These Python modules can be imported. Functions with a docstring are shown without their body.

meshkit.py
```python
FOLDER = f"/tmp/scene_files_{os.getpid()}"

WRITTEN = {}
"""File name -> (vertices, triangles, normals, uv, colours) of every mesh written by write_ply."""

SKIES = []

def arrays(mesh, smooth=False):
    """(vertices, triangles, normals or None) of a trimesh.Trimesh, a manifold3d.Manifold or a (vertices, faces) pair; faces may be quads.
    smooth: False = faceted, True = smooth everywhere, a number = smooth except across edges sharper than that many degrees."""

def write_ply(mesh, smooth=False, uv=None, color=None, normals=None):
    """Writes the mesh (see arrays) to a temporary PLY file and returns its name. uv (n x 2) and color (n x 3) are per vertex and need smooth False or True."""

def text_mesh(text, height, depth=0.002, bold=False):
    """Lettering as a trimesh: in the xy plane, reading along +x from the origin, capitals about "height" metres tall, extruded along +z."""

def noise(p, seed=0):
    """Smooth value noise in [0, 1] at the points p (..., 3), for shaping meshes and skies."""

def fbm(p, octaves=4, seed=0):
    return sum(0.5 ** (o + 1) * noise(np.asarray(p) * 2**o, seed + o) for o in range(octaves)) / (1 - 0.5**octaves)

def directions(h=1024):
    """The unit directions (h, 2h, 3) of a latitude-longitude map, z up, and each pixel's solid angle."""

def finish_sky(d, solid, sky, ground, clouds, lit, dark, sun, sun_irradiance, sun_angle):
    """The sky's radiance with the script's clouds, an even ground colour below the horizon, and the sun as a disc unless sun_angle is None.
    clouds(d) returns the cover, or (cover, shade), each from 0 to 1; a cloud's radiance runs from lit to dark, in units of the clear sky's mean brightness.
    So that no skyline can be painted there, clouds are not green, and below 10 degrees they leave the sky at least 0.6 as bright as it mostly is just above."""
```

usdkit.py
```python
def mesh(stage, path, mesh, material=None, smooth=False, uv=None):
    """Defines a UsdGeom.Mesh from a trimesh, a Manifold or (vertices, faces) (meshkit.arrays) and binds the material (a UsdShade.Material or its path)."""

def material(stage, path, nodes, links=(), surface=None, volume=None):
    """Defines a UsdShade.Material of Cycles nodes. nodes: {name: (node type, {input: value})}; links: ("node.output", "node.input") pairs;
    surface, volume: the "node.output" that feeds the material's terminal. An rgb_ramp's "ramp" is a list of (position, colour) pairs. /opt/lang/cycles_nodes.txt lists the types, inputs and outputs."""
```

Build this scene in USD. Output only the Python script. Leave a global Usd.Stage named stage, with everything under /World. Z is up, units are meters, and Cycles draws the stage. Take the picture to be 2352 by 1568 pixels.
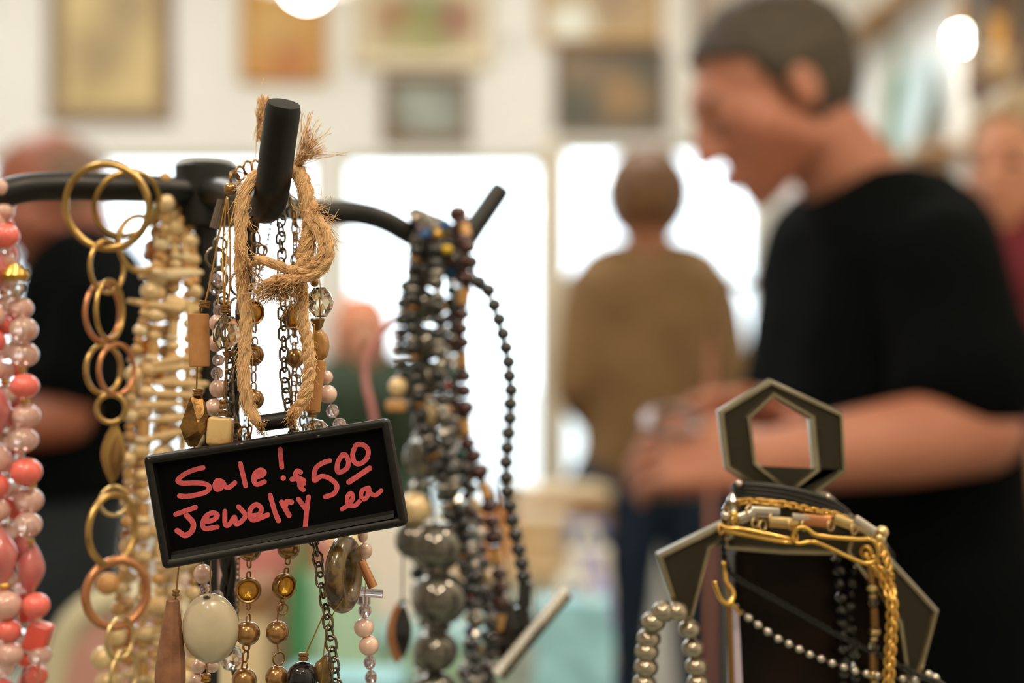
import math, random
import numpy as np, trimesh, shapely.geometry as sg
import manifold3d as m3
import mapbox_earcut as earcut
import meshkit, usdkit
from pxr import Usd, UsdGeom, UsdLux, UsdShade, Gf, Sdf, Vt

PI = math.pi
stage = Usd.Stage.CreateInMemory()
UsdGeom.SetStageUpAxis(stage, UsdGeom.Tokens.z)
UsdGeom.SetStageMetersPerUnit(stage, 1.0)
UsdGeom.Xform.Define(stage, '/World')

# ------------------------------------------------------------------ camera, daylight, exposure
EYE = 1.27                       # camera height above the floor
FOCAL, APER, FOCUS, FSTOP = 50.0, 36.0, 0.5, 4.0
K = APER / FOCAL / 2352.0        # metres per photograph pixel at one metre
cam = UsdGeom.Camera.Define(stage, '/World/Camera')
cam.CreateFocalLengthAttr(FOCAL); cam.CreateHorizontalApertureAttr(APER); cam.CreateVerticalApertureAttr(24.0)
cam.CreateFStopAttr(FSTOP); cam.CreateFocusDistanceAttr(FOCUS)
cam.CreateClippingRangeAttr(Gf.Vec2f(0.05, 200.0))
cam.CreateExposureAttr(0.0)
cam.AddTranslateOp().Set(Gf.Vec3d(0, 0, EYE)); cam.AddRotateXOp().Set(90.0)

dome = UsdLux.DomeLight.Define(stage, '/World/SkyLight')
dome.CreateColorAttr(Gf.Vec3f(0.80, 0.93, 1.0)); dome.CreateIntensityAttr(1.4)
ADDED_LAMP = 30.0
ADDED_GLOBE = 185.0                    # radiance of the added globe bulbs                      # above it: radiance of the added drum lamps

# ------------------------------------------------------------------ helpers
def lin(c):
    c = np.asarray(c, float) / 255.0
    return tuple(np.where(c <= 0.04045, c / 12.92, ((c + 0.055) / 1.055) ** 2.4))

def W(px, py, D):
    """The point seen at photograph pixel (px, py), D metres in front of the camera."""
    return np.array([(px - 1176) * K * D, D, EYE - (py - 784) * K * D])

used = {}
def free(parent, name):
    n = used.get((parent, name), 0); used[(parent, name)] = n + 1
    return f'{parent}/{name}' + (f'_{n:03d}' if n else '')

class Thing:
    def __init__(self, name, label, cat, at=(0, 0, 0), group=None, kind=None):
        self.o = np.asarray(at, float)
        self.path = free('/World', name)
        x = UsdGeom.Xform.Define(stage, self.path)
        x.AddTranslateOp().Set(Gf.Vec3d(*map(float, self.o)))
        p = x.GetPrim()
        if label: p.SetCustomDataByKey('label', label)
        if cat: p.SetCustomDataByKey('category', cat)
        if group: p.SetCustomDataByKey('group', group)
        if kind: p.SetCustomDataByKey('kind', kind)
    def part(self, name, mesh, mat, smooth=40, label=None, under=None, kind=None):
        path = free(under or self.path, name)
        v, f = (np.array(mesh.vertices), np.array(mesh.faces)) if hasattr(mesh, 'vertices') else mesh
        usdkit.mesh(stage, path, (v - self.o, f), M[mat], smooth=smooth)
        p = stage.GetPrimAtPath(path)
        if label: p.SetCustomDataByKey('label', label)
        if kind: p.SetCustomDataByKey('kind', kind)
        return path

def struct(name, mesh, mat, smooth=False):
    t = free('/World', name)
    usdkit.mesh(stage, t, mesh, M[mat], smooth=smooth)
    stage.GetPrimAtPath(t).SetCustomDataByKey('kind', 'structure')
    return t

def single(name, label, cat, mesh, mat, smooth=40, group=None, kind=None):
    t = free('/World', name)
    usdkit.mesh(stage, t, mesh, M[mat], smooth=smooth)
    p = stage.GetPrimAtPath(t)
    p.SetCustomDataByKey('label', label)
    if cat: p.SetCustomDataByKey('category', cat)
    if group: p.SetCustomDataByKey('group', group)
    if kind: p.SetCustomDataByKey('kind', kind)
    return t

def join(*ms):
    return trimesh.util.concatenate([trimesh.Trimesh(np.array(m.vertices), np.array(m.faces), process=False) for m in ms])

def box(lo, hi):
    lo, hi = np.minimum(lo, hi), np.maximum(lo, hi)
    m = trimesh.creation.box(hi - lo); m.apply_translation((np.array(lo) + hi) / 2); return m

def rbox(lo, hi, r=0.004):
    """A box with rounded edges."""
    lo, hi = np.minimum(lo, hi).astype(float), np.maximum(lo, hi).astype(float)
    r = min(r, (hi - lo).min() * .49)
    pts = []
    s = np.array(trimesh.creation.uv_sphere(r, count=[5, 8]).vertices)
    for ix in (0, 1):
        for iy in (0, 1):
            for iz in (0, 1):
                c = [(lo, hi)[i][k] + (r, -r)[i] for k, i in enumerate((ix, iy, iz))]
                pts.append(s + c)
    return trimesh.convex.convex_hull(np.vstack(pts))

def mani(m):
    return m3.Manifold(m3.Mesh(np.asarray(m.vertices, np.float32), np.asarray(m.faces, np.uint32)))

def unmani(m):
    q = m.to_mesh(); return trimesh.Trimesh(q.vert_properties[:, :3], q.tri_verts, process=False)

def spline(pts, n=None, step=None):
    """Catmull-Rom through the points, evenly spaced."""
    p = np.asarray(pts, float)
    if len(p) == 2:
        fine = p[0] + (p[1] - p[0]) * np.linspace(0, 1, 60)[:, None]
    else:
        q = np.vstack([2 * p[0] - p[1], p, 2 * p[-1] - p[-2]])
        out, t = [], np.linspace(0, 1, 24, endpoint=False)[:, None]
        for i in range(1, len(q) - 2):
            a, b, c, d = q[i - 1:i + 3]
            out.append(.5 * (2 * b + (c - a) * t + (2 * a - 5 * b + 4 * c - d) * t ** 2 + (3 * b - a - 3 * c + d) * t ** 3))
        fine = np.vstack(out + [p[-1:]])
    L = np.r_[0, np.cumsum(np.linalg.norm(np.diff(fine, axis=0), axis=1))]
    if n is None: n = max(2, int(L[-1] / step) + 1)
    s = np.linspace(0, L[-1], n)
    return np.stack([np.interp(s, L, fine[:, k]) for k in range(fine.shape[1])], 1)

def frames(p, closed=False):
    t = np.gradient(p, axis=0) if not closed else np.roll(p, -1, 0) - np.roll(p, 1, 0)
    t /= np.linalg.norm(t, axis=1, keepdims=True) + 1e-15
    a = np.zeros_like(p)
    ref = np.array([0, 0, 1.0]) if abs(t[0, 2]) < .9 else np.array([0, 1.0, 0])
    u = ref - t[0] * (ref @ t[0]); a[0] = u / np.linalg.norm(u)
    for i in range(1, len(p)):
        u = a[i - 1] - t[i] * (a[i - 1] @ t[i]); a[i] = u / (np.linalg.norm(u) + 1e-15)
    return t, a, np.cross(t, a)

def tube(pts, r, sides=10, closed=False, flat=1.0, caps=True):
    """A tube of radius r (one, or one per point); flat squeezes it along its second axis."""
    p = np.asarray(pts, float); n = len(p)
    t, a, b = frames(p, closed)
    r = np.broadcast_to(r, (n,)).astype(float)
    ang = np.arange(sides) * 2 * PI / sides
    v = p[:, None] + r[:, None, None] * (np.cos(ang)[None, :, None] * a[:, None] + flat * np.sin(ang)[None, :, None] * b[:, None])
    v = v.reshape(-1, 3)
    m = n if closed else n - 1
    i, j = np.meshgrid(np.arange(m), np.arange(sides), indexing='ij')
    i2, j2 = (i + 1) % n, (j + 1) % sides
    q = np.stack([i * sides + j, i * sides + j2, i2 * sides + j2, i2 * sides + j], -1).reshape(-1, 4)
    f = np.vstack([q[:, [0, 1, 2]], q[:, [0, 2, 3]]])
    if not closed and caps:
        k = len(v); v = np.vstack([v, p[:1], p[-1:]])
        js = np.arange(sides)
        f = np.vstack([f, np.stack([np.full(sides, k), (js + 1) % sides, js], 1),
                       np.stack([np.full(sides, k + 1), (n - 1) * sides + js, (n - 1) * sides + (js + 1) % sides], 1)])
    return trimesh.Trimesh(v, f, process=False)

def lathe(profile, sides=24):
    """Revolves (radius, height) pairs about z."""
    p = np.asarray(profile, float)
    ang = np.arange(sides) * 2 * PI / sides
    v = np.stack([p[:, None, 0] * np.cos(ang), p[:, None, 0] * np.sin(ang), np.broadcast_to(p[:, None, 1], (len(p), sides))], -1).reshape(-1, 3)
    i, j = np.meshgrid(np.arange(len(p) - 1), np.arange(sides), indexing='ij'); j2 = (j + 1) % sides
    q = np.stack([i * sides + j, i * sides + j2, (i + 1) * sides + j2, (i + 1) * sides + j], -1).reshape(-1, 4)
    f = np.vstack([q[:, [0, 1, 2]], q[:, [0, 2, 3]]])
    m = trimesh.Trimesh(v, f, process=False); m.merge_vertices(); m.update_faces(m.nondegenerate_faces()); return m

def xf(m, scale=(1, 1, 1), R=None, at=(0, 0, 0)):
    v = np.array(m.vertices) * scale
    if R is not None: v = v @ np.asarray(R).T
    return trimesh.Trimesh(v + at, np.array(m.faces), process=False)

def rot(axis, deg):
    return trimesh.transformations.rotation_matrix(math.radians(deg), axis)[:3, :3]

def look(t):
    """A rotation that takes z to the direction t."""
    t = np.asarray(t, float) / np.linalg.norm(t)
    u = np.cross([0, 1.0, 0], t)
    if np.linalg.norm(u) < 1e-3: u = np.array([1.0, 0, 0])
    u /= np.linalg.norm(u)
    return np.stack([u, np.cross(t, u), t], 1)

def roughen(m, amp, scale, seed=0):
    n = np.array(m.vertex_normals)
    d = meshkit.fbm(np.array(m.vertices) * scale, 3, seed) - .5
    return trimesh.Trimesh(np.array(m.vertices) + n * (d * 2 * amp)[:, None], np.array(m.faces), process=False)

# ------------------------------------------------------------------ materials
M = {}
def P(name, col, rough=.5, metal=0.0, trans=0.0, coat=0.0, var=None, bump=None, emit=None, ior=1.5, sss=0.0, sheen=0.0, spec=.5):
    """col: sRGB 0-255. var: (second colour, noise scale, low, high). bump: (noise scale, strength, distance)."""
    c = lin(col)
    d = {'base_color': c, 'roughness': rough, 'metallic': metal, 'transmission_weight': trans, 'coat_weight': coat, 'coat_roughness': .06,
         'ior': ior, 'specular_ior_level': spec}
    if sheen: d.update(sheen_weight=sheen, sheen_roughness=.4)
    if sss: d.update(subsurface_weight=sss, subsurface_scale=.01)
    if emit: d.update(emission_color=lin(emit[0]), emission_strength=emit[1])
    n, l = {'p': ('principled_bsdf', d)}, []
    if var or bump: n['g'] = ('texture_coordinate', {})
    if var:
        n['n'] = ('noise_texture', {'scale': var[1], 'detail': 4.0, 'roughness': .6})
        n['r'] = ('rgb_ramp', {'ramp': [(var[2], c), (var[3], lin(var[0]))]})
        l += [('g.object', 'n.vector'), ('n.fac', 'r.fac'), ('r.color', 'p.base_color')]
    if bump:
        n['bn'] = ('noise_texture', {'scale': bump[0], 'detail': 3.0})
        n['b'] = ('bump', {'strength': bump[1], 'distance': bump[2]})
        l += [('g.object', 'bn.vector'), ('bn.fac', 'b.height'), ('b.normal', 'p.normal')]
    M[name] = usdkit.material(stage, f'/World/Looks/{name}', n, l, surface='p.BSDF')

def glow(name, col, strength):
    M[name] = usdkit.material(stage, f'/World/Looks/{name}', {'e': ('emission', {'color': lin(col), 'strength': strength})}, [], surface='e.emission')

def painting(name, base, blots, rough=.6, grain=6.0):
    """A plain generic picture: soft patches of colour. blots: (world centre, radius, colour, amount)."""
    n = {'g': ('geometry', {}), 'nz': ('noise_texture', {'scale': grain, 'detail': 3.0}), 'p': ('principled_bsdf', {'roughness': rough})}
    l = [('g.position', 'nz.vector')]
    n['wob'] = ('vector_math', {'math_type': 'multiply_add', 'vector2': (.14, .14, .14)})
    l += [('nz.color', 'wob.vector1'), ('g.position', 'wob.vector3')]
    n['c0'] = ('mix', {'fac': .25, 'color1': lin(base), 'color2': tuple(np.array(lin(base)) * .7)})
    l += [('nz.fac', 'c0.fac')]
    prev = 'c0.color'
    for i, (c, r, col, amt) in enumerate(blots):
        n[f'd{i}'] = ('vector_math', {'math_type': 'distance', 'vector2': tuple(np.asarray(c) + .07)})
        n[f'm{i}'] = ('map_range', {'from_min': r, 'from_max': r * .3, 'to_min': 0.0, 'to_max': amt, 'clamp': True})
        n[f'x{i}'] = ('mix', {'color2': lin(col)})
        l += [('wob.vector', f'd{i}.vector1'), (f'd{i}.value', f'm{i}.value'), (f'm{i}.result', f'x{i}.fac'), (prev, f'x{i}.color1')]
        prev = f'x{i}.color'
    l += [(prev, 'p.base_color')]
    M[name] = usdkit.material(stage, f'/World/Looks/{name}', n, l, surface='p.BSDF')

# room
P('wall_paint', (238, 236, 228), .7, var=((228, 225, 214), 1.2, .35, .75))
P('floor_wood', (128, 116, 102), .45, var=((98, 86, 74), 3, .3, .7))
P('ceiling_paint', (240, 236, 226), .8)
P('window_paint', (226, 220, 206), .5)
P('tan_paint', (214, 196, 166), .5)
P('street_grey', (190, 190, 186), .8)
P('shrub_green', (70, 110, 60), .7, var=((110, 150, 80), 8, .3, .7))
M['window_glass'] = usdkit.material(stage, '/World/Looks/window_glass', {
    't': ('transparent_bsdf', {}), 'g': ('glossy_bsdf', {'roughness': .02, 'color': (1, 1, 1)}), 'f': ('fresnel', {'IOR': 1.25}), 'x': ('mix_closure', {})},
    [('f.fac', 'x.fac'), ('t.BSDF', 'x.closure1'), ('g.BSDF', 'x.closure2')], surface='x.closure')
glow('added_lamp_glow', (250, 250, 246), ADDED_LAMP)
glow('added_globe_bulb', (255, 236, 208), ADDED_GLOBE)
glow('lamp_bulb', (255, 240, 214), 60.0)
glow('lamp_dish', (255, 246, 232), 30.0)
P('lamp_metal', (200, 196, 188), .4, .6)
P('brown_wood', (122, 82, 50), .5, var=((90, 58, 34), 14, .3, .7))
P('tan_wood', (196, 158, 112), .5, var=((170, 130, 88), 10, .3, .7))
P('frame_brown', (150, 122, 92), .5, var=((120, 96, 74), 20, .3, .7))
P('frame_dark', (96, 78, 60), .5)
P('frame_mauve', (140, 116, 100), .5)
P('frame_gold', (206, 160, 92), .45, .2)
P('frame_cream', (216, 200, 170), .5)
P('mat_board', (228, 216, 186), .8)
# rack and sign
P('rack_black', (12, 14, 14), .4, spec=.45, bump=(900, .08, .0004))
P('sign_black', (13, 13, 12), .42, spec=.35, var=((22, 21, 19), 120, .4, .8), bump=(1400, .12, .0003))
P('slate', (3, 4, 4), .7, spec=.06)
P('chalk_pink', (206, 92, 98), .75, var=((178, 74, 82), 420, .42, .72), spec=.2)
P('chip_grey', (150, 145, 135), .8)
# jewelry metals
P('bronze', (158, 122, 78), .32, 1.0)
P('bronze_pearl', (160, 120, 72), .2, .75, coat=.5)
P('brass', (196, 150, 84), .25, 1.0)
P('gold', (228, 184, 100), .22, 1.0)
P('old_gold', (190, 156, 96), .3, 1.0)
P('pale_gold', (214, 190, 138), .3, 1.0)
P('rose_copper', (196, 136, 96), .32, .8)
P('pewter', (130, 120, 104), .24, 1.0)
P('dark_pewter', (112, 102, 86), .24, 1.0)
P('silver', (205, 200, 192), .22, 1.0)
P('smoke_tube', (120, 110, 98), .3, .6)
P('nugget_bronze', (150, 112, 62), .36, .9, var=((84, 66, 40), 160, .42, .66), bump=(300, .5, .001))
P('anchor_metal', (182, 172, 146), .22, .95, var=((150, 140, 112), 60, .3, .7))
P('anchor_face', (54, 50, 38), .42, .6)
# jewelry stones, woods, glass
P('bead_wood', (190, 136, 82), .5, var=((168, 114, 66), 150, .35, .7))
P('taper_wood', (150, 104, 74), .5, var=((112, 72, 48), 130, .35, .7))
P('tan_stone', (176, 128, 62), .25, coat=.6, var=((140, 96, 44), 90, .35, .7))
P('cream_stone', (214, 180, 122), .2, coat=.8, var=((180, 128, 60), 130, .45, .75))
P('ivory_stone', (196, 184, 158), .22, coat=.5, var=((178, 164, 136), 60, .35, .7))
P('ivory', (218, 188, 138), .35, coat=.3)
P('ivory_deep', (200, 158, 98), .4, coat=.3)
P('shell_white', (226, 206, 166), .25, coat=.6)
P('pearl_cream', (226, 200, 152), .22, .15, coat=.8)
P('pearl_pink', (232, 196, 180), .22, .15, coat=.8)
P('pearl_blush', (238, 200, 178), .25, .12, coat=.7)
P('amber', (200, 120, 40), .15, trans=.4, coat=.4)
P('citrine', (222, 160, 50), .05, trans=.55)
P('crystal', (246, 236, 214), .02, trans=1.0)
P('crystal_clear', (245, 242, 240), .02, trans=1.0)
P('crystal_lilac', (236, 222, 232), .03, trans=.9)
P('bead_clear', (246, 210, 200), .1, trans=.6, coat=.6)
P('bead_pale', (244, 198, 186), .18, trans=.35, coat=.6)
P('coral', (244, 116, 106), .28, coat=.5)
P('coral_red', (226, 84, 70), .3, coat=.5)
P('rose_stone', (222, 124, 124), .22, trans=.15, coat=.5, var=((190, 96, 96), 60, .3, .7))
P('horn', (112, 88, 46), .25, coat=.5, var=((52, 34, 16), 110, .45, .58))
P('hematite', (40, 40, 42), .12, .7, coat=.5)
P('black_bead', (16, 16, 18), .09, coat=.6)
P('gun_bead', (62, 64, 66), .12, .75, coat=.5)
P('grey_pearl', (104, 101, 94), .14, .75, coat=.8)
P('garnet', (58, 18, 20), .1, coat=.6)
P('tan_bead', (204, 156, 98), .4)
P('blue_bead', (20, 90, 150), .2, coat=.5)
P('navy_bead', (34, 42, 104), .2, coat=.5)
P('yellow_bead', (214, 176, 40), .3, coat=.4)
P('red_bead', (170, 30, 34), .2, coat=.5)
P('teal_bead', (30, 90, 88), .2, coat=.5)
P('leather_black', (22, 20, 18), .4, bump=(500, .5, .001))
P('cord_thread', (190, 160, 110), .6)
P('cord_black', (16, 16, 16), .55)
P('cord_pink', (206, 138, 140), .6)
P('lilac_ribbon', (196, 186, 206), .5)
P('jute', (212, 174, 128), .8, var=((180, 140, 98), 260, .35, .7), spec=.2)
P('jute_fibre', (224, 188, 142), .7, spec=.3)
P('stand_wood', (15, 10, 7), .45, spec=.12, var=((32, 20, 13), 40, .35, .7))

# ------------------------------------------------------------------ the room
YB, XL, XR, YF, ZC = 5.0, -3.4, 1.17, -3.0, 3.15
px5 = lambda p: (p - 1176) * K * YB
pz5 = lambda p: EYE - (p - 784) * K * YB
holes = [(px5(-150), px5(722), pz5(1150), pz5(357)), (px5(788), px5(1246), pz5(1236), pz5(360)), (px5(1290), px5(1742), pz5(1140), pz5(333))]
wall = mani(box((XL - .1, YB, 0), (XR + .1, YB + .14, ZC)))
for x0, x1, z0, z1 in holes:
    wall -= mani(box((x0, YB - .1, z0), (x1, YB + .3, z1)))
struct('wall_back', unmani(wall), 'wall_paint')
struct('wall_left', box((XL - .1, YF, 0), (XL, YB, ZC)), 'wall_paint')
struct('wall_right', box((XR, YF, 0), (XR + .1, YB, ZC)), 'wall_paint')
struct('wall_front', box((XL - .1, YF - .1, 0), (XR + .1, YF, ZC)), 'wall_paint')
struct('floor', box((XL - .1, YF - .1, -.1), (XR + .1, YB + .14, 0)), 'floor_wood')
struct('ceiling', box((XL - .1, YF - .1, ZC), (XR + .1, YB + .14, ZC + .1)), 'ceiling_paint')
struct('street', box((-30, YB + .2, -.25), (30, 40, -.1)), 'street_grey')
for k, (x0, x1, z0, z1) in enumerate(holes):
    w = Thing(f'window_{k + 1}', None, None, ((x0 + x1) / 2, YB + .07, z0), kind='structure')
    t, y0, y1 = .022, YB + .03, YB + .09
    for lo, hi in (((x0, y0, z0), (x0 + t, y1, z1)), ((x1 - t, y0, z0), (x1, y1, z1)), ((x0 + t, y0, z1 - t), (x1 - t, y1, z1)), ((x0 + t, y0, z0), (x1 - t, y1, z0 + t))):
        w.part('frame', rbox(lo, hi, .004), 'window_paint')
    cuts = [x0 + t] + ([px5(1487) - .025] if k == 2 else [(x0 + x1) / 2] if k == 0 else []) + [x1 - t]
    if k == 2: w.part('mullion', rbox((px5(1487) - .035, y0, z0 + t), (px5(1487) + .035, y1, z1 - t), .004), 'window_paint')
    for a, b in zip(cuts[:-1], cuts[1:]):
        w.part('pane', box((a, YB + .055, z0 + t), (b, YB + .061, z1 - t)), 'window_glass', smooth=False)
struct('trim_1', rbox((px5(1250), YB - .025, .5), (px5(1287), YB, pz5(330)), .004), 'tan_paint')
struct('trim_2', rbox((px5(1546), YB - .02, pz5(325)), (px5(1580), YB, ZC), .004), 'window_paint')

rng = np.random.default_rng(5)
def bush(name, label, c, r, mat):
    t = Thing(name, label, 'shrub', (c[0], c[1], -.1))
    pts = rng.normal(size=(320, 3)); pts /= np.linalg.norm(pts, axis=1)[:, None]
    leaf = []
    for p in pts:
        q = np.array(c) + p * r * rng.uniform(.7, 1.05)
        leaf.append(xf(trimesh.creation.icosphere(0), (.09, .03, .05), trimesh.transformations.random_rotation_matrix(rng.random(3))[:3, :3], q))
    t.part('foliage', join(*leaf, trimesh.creation.icosphere(2, r * .8).apply_translation(c)), mat, smooth=False, kind='stuff')
    t.part('stem', tube([[c[0], c[1], -.1], c], .03), 'brown_wood')
bush('street_shrub', 'round green shrub on the street outside the window with the mullion', (1.35, 8.6, .85), .42, 'shrub_green')

# ------------------------------------------------------------------ lamps
def added_ceiling_lamp(x, y, r, where):  # unseen drum lamps, added to brighten the room and back wall
    t = Thing('added_ceiling_lamp', f'added unseen round white drum ceiling lamp {where}', 'lamp', (x, y, ZC), 'added round ceiling lamps')
    d = lathe([(0, 0), (r + .02, 0), (r + .02, -.08), (r, -.08), (r, -.01), (0, -.01)], 40); d.apply_translation((x, y, ZC)); t.part('housing', d, 'lamp_metal')
    d = lathe([(0, -.075), (r * .99, -.075), (r * .99, -.085), (r * .8, -.1), (0, -.11)], 40); d.apply_translation((x, y, ZC)); t.part('diffuser', d, 'added_lamp_glow')
for x, y, r, where in ((-1.7, 3.7, .3, 'before the widest window'), (.3, 3.6, .3, 'before the mullioned window'), (-1.1, 1.8, .2, 'over the middle display table')):
    added_ceiling_lamp(x, y, r, where)

def pendant(name, label, p, r, mat, dish=False):
    t = Thing(name, label, 'lamp', (p[0], p[1], ZC))
    t.part('ceiling_rose', xf(lathe([(0, 0), (.05, 0), (.045, -.02), (.01, -.03), (0, -.03)], 24), at=(p[0], p[1], ZC)), 'lamp_metal')
    t.part('cord', tube([[p[0], p[1], ZC - .02], [p[0], p[1], p[2] + r + .03]], .004), 'cord_black')
    t.part('socket', xf(lathe([(0, .06), (.016, .06), (.02, .02), (.02, -.01), (0, -.01)], 20), at=p + [0, 0, r]), 'brass')
    t.part('bulb', xf(trimesh.creation.icosphere(3), (r, r, r * 1.05), at=p), mat)
    if dish:
        t.part('shade', xf(lathe([(.02, .1), (.06, .09), (.13, .03), (.15, -.02), (.146, -.02), (.125, .03), (.058, .085), (.02, .095)], 36), at=p + [0, 0, .02]), 'lamp_metal')
for x, y, z, where in ((-.72, .12, 2.25, 'above the left end of the jewelry rack'), (.16, -.1, 2.2, 'above the two jewelry displays'), (-.25, -.7, 2.3, 'behind the near display table'), (.62, .75, 2.35, 'before the person in the black tee')):  # unseen globes, added for front light and bead highlights
    pendant('added_globe_lamp', f'added unseen frosted globe pendant lamp {where}', np.array([x, y, z]), .05, 'added_globe_bulb')
pendant('pendant_lamp', 'bare glowing globe bulb hanging near the crockery shelves', W(2210, 86, 3.52), .026, 'lamp_bulb')
pendant('pendant_lamp', 'white dish pendant lamp with bright bulb above the orange picture', W(704, -44, 3.6), .058, 'lamp_dish', True)
P('amber_glass', (232, 196, 140), .3, trans=.3, coat=.4)
pendant('pendant_lamp', 'unlit frosted amber glass pendant beside the bare globe bulb', W(2292, 148, 2.75), .034, 'amber_glass')

# ------------------------------------------------------------------ pictures on the back wall
def picture(label, x0, y0, x1, y1, border, frame_mat, base, blots, mat_w=0, name='framed_picture', rough=.6):
    c = ((px5(x0) + px5(x1)) / 2, YB, pz5(y1))
    t = Thing(name, label, 'picture', c)
    X0, X1, Z0, Z1 = px5(x0), px5(x1), pz5(y1), pz5(y0)
    b = border * K * YB; d = .03
    def rail(A, B, inward):
        A, B, inward = map(np.array, (A, B, inward)); u = (B - A) / np.linalg.norm(B - A)
        prof = [(0, 0), (0, d * .7), (b * .25, d), (b * .7, d * .8), (b, d * .35), (b, 0)]
        vs = [A + (u + inward) * w + np.array([0, -h, 0]) for w, h in prof] + [B + (inward - u) * w + np.array([0, -h, 0]) for w, h in prof]
        return trimesh.convex.convex_hull(np.array(vs))
    cs = [(X0, YB, Z0), (X1, YB, Z0), (X1, YB, Z1), (X0, YB, Z1)]
    for i, inn in enumerate([(0, 0, 1), (-1, 0, 0), (0, 0, -1), (1, 0, 0)]):
        t.part('frame_rail', rail(cs[i], cs[(i + 1) % 4], inn), frame_mat)
    if mat_w:
        m = mat_w * K * YB
        o = mani(box((X0 + b, YB - .008, Z0 + b), (X1 - b, YB - .001, Z1 - b))) - mani(box((X0 + b + m, YB - .05, Z0 + b + m), (X1 - b - m, YB + .05, Z1 - b - m)))
        t.part('mat_board', unmani(o), 'mat_board', smooth=False)
    nm = 'art_' + t.path.split('/')[-1]
    painting(nm, base, [((px5(bx), YB, pz5(by)), r, col, a) for bx, by, r, col, a in blots], rough)
    t.part('picture_sheet', box((X0 + b * .8, YB - .005, Z0 + b * .8), (X1 - b * .8, YB - .001, Z1 - b * .8)), nm, smooth=False)
picture('tall parchment picture with pale grey figure in wide taupe frame', 112, -330, 398, 282, 34, 'frame_brown', (226, 200, 140),
        [(225, 130, .16, (150, 130, 96), .8), (290, 20, .16, (150, 130, 96), .75), (200, 200, .1, (170, 150, 100), .5)])
picture('ochre picture with reddish blot, bottom edge just above the rack', 553, -280, 752, 190, 14, 'frame_gold', (220, 168, 92),
        [(655, 145, .1, (170, 92, 56), .9), (640, 70, .12, (208, 176, 110), .7), (655, 155, .16, (186, 120, 70), .6)])
picture('wide cream picture with green and red leafy blot', 815, -240, 1128, 158, 16, 'frame_cream', (224, 206, 168),
        [(970, 55, .16, (110, 140, 86), 1.0), (900, 40, .1, (160, 104, 70), .9), (1045, 45, .1, (150, 92, 76), .9), (960, 85, .13, (176, 160, 100), .6)], 14)
picture('small grey-blue picture in dark brown frame', 878, 172, 1082, 332, 22, 'frame_brown', (150, 156, 144),
        [(985, 240, .12, (168, 172, 158), .8), (910, 290, .06, (110, 96, 70), .7), (1030, 210, .08, (130, 136, 126), .7)])
picture('dark olive landscape picture in thin mauve-brown frame', 1272, 108, 1532, 305, 12, 'frame_mauve', (104, 96, 78),
        [(1430, 215, .13, (158, 124, 82), .95), (1330, 260, .12, (84, 86, 72), .8), (1490, 160, .1, (88, 84, 70), .8), (1330, 140, .12, (138, 116, 90), .8)])
picture('tan picture with painted white glass reflection, above the dark olive landscape', 1238, -230, 1520, 100, 12, 'frame_gold', (196, 168, 122),
        [(1310, 60, .12, (236, 240, 226), 1.0), (1430, 20, .1, (180, 150, 112), .7), (1400, -10, .12, (150, 126, 104), .7)])  # the white blot paints in a reflection on the picture glass
picture('narrow taupe picture behind the tall man in the black tee', 1590, -200, 1850, 150, 14, 'frame_mauve', (196, 182, 164),
        [(1650, 40, .12, (176, 156, 136), .8), (1760, 60, .12, (150, 130, 110), .8)])
t = Thing('wall_hook', 'small grey metal hook on the wall beside the leafy picture', 'hook', W(1172, 85, YB))
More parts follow.
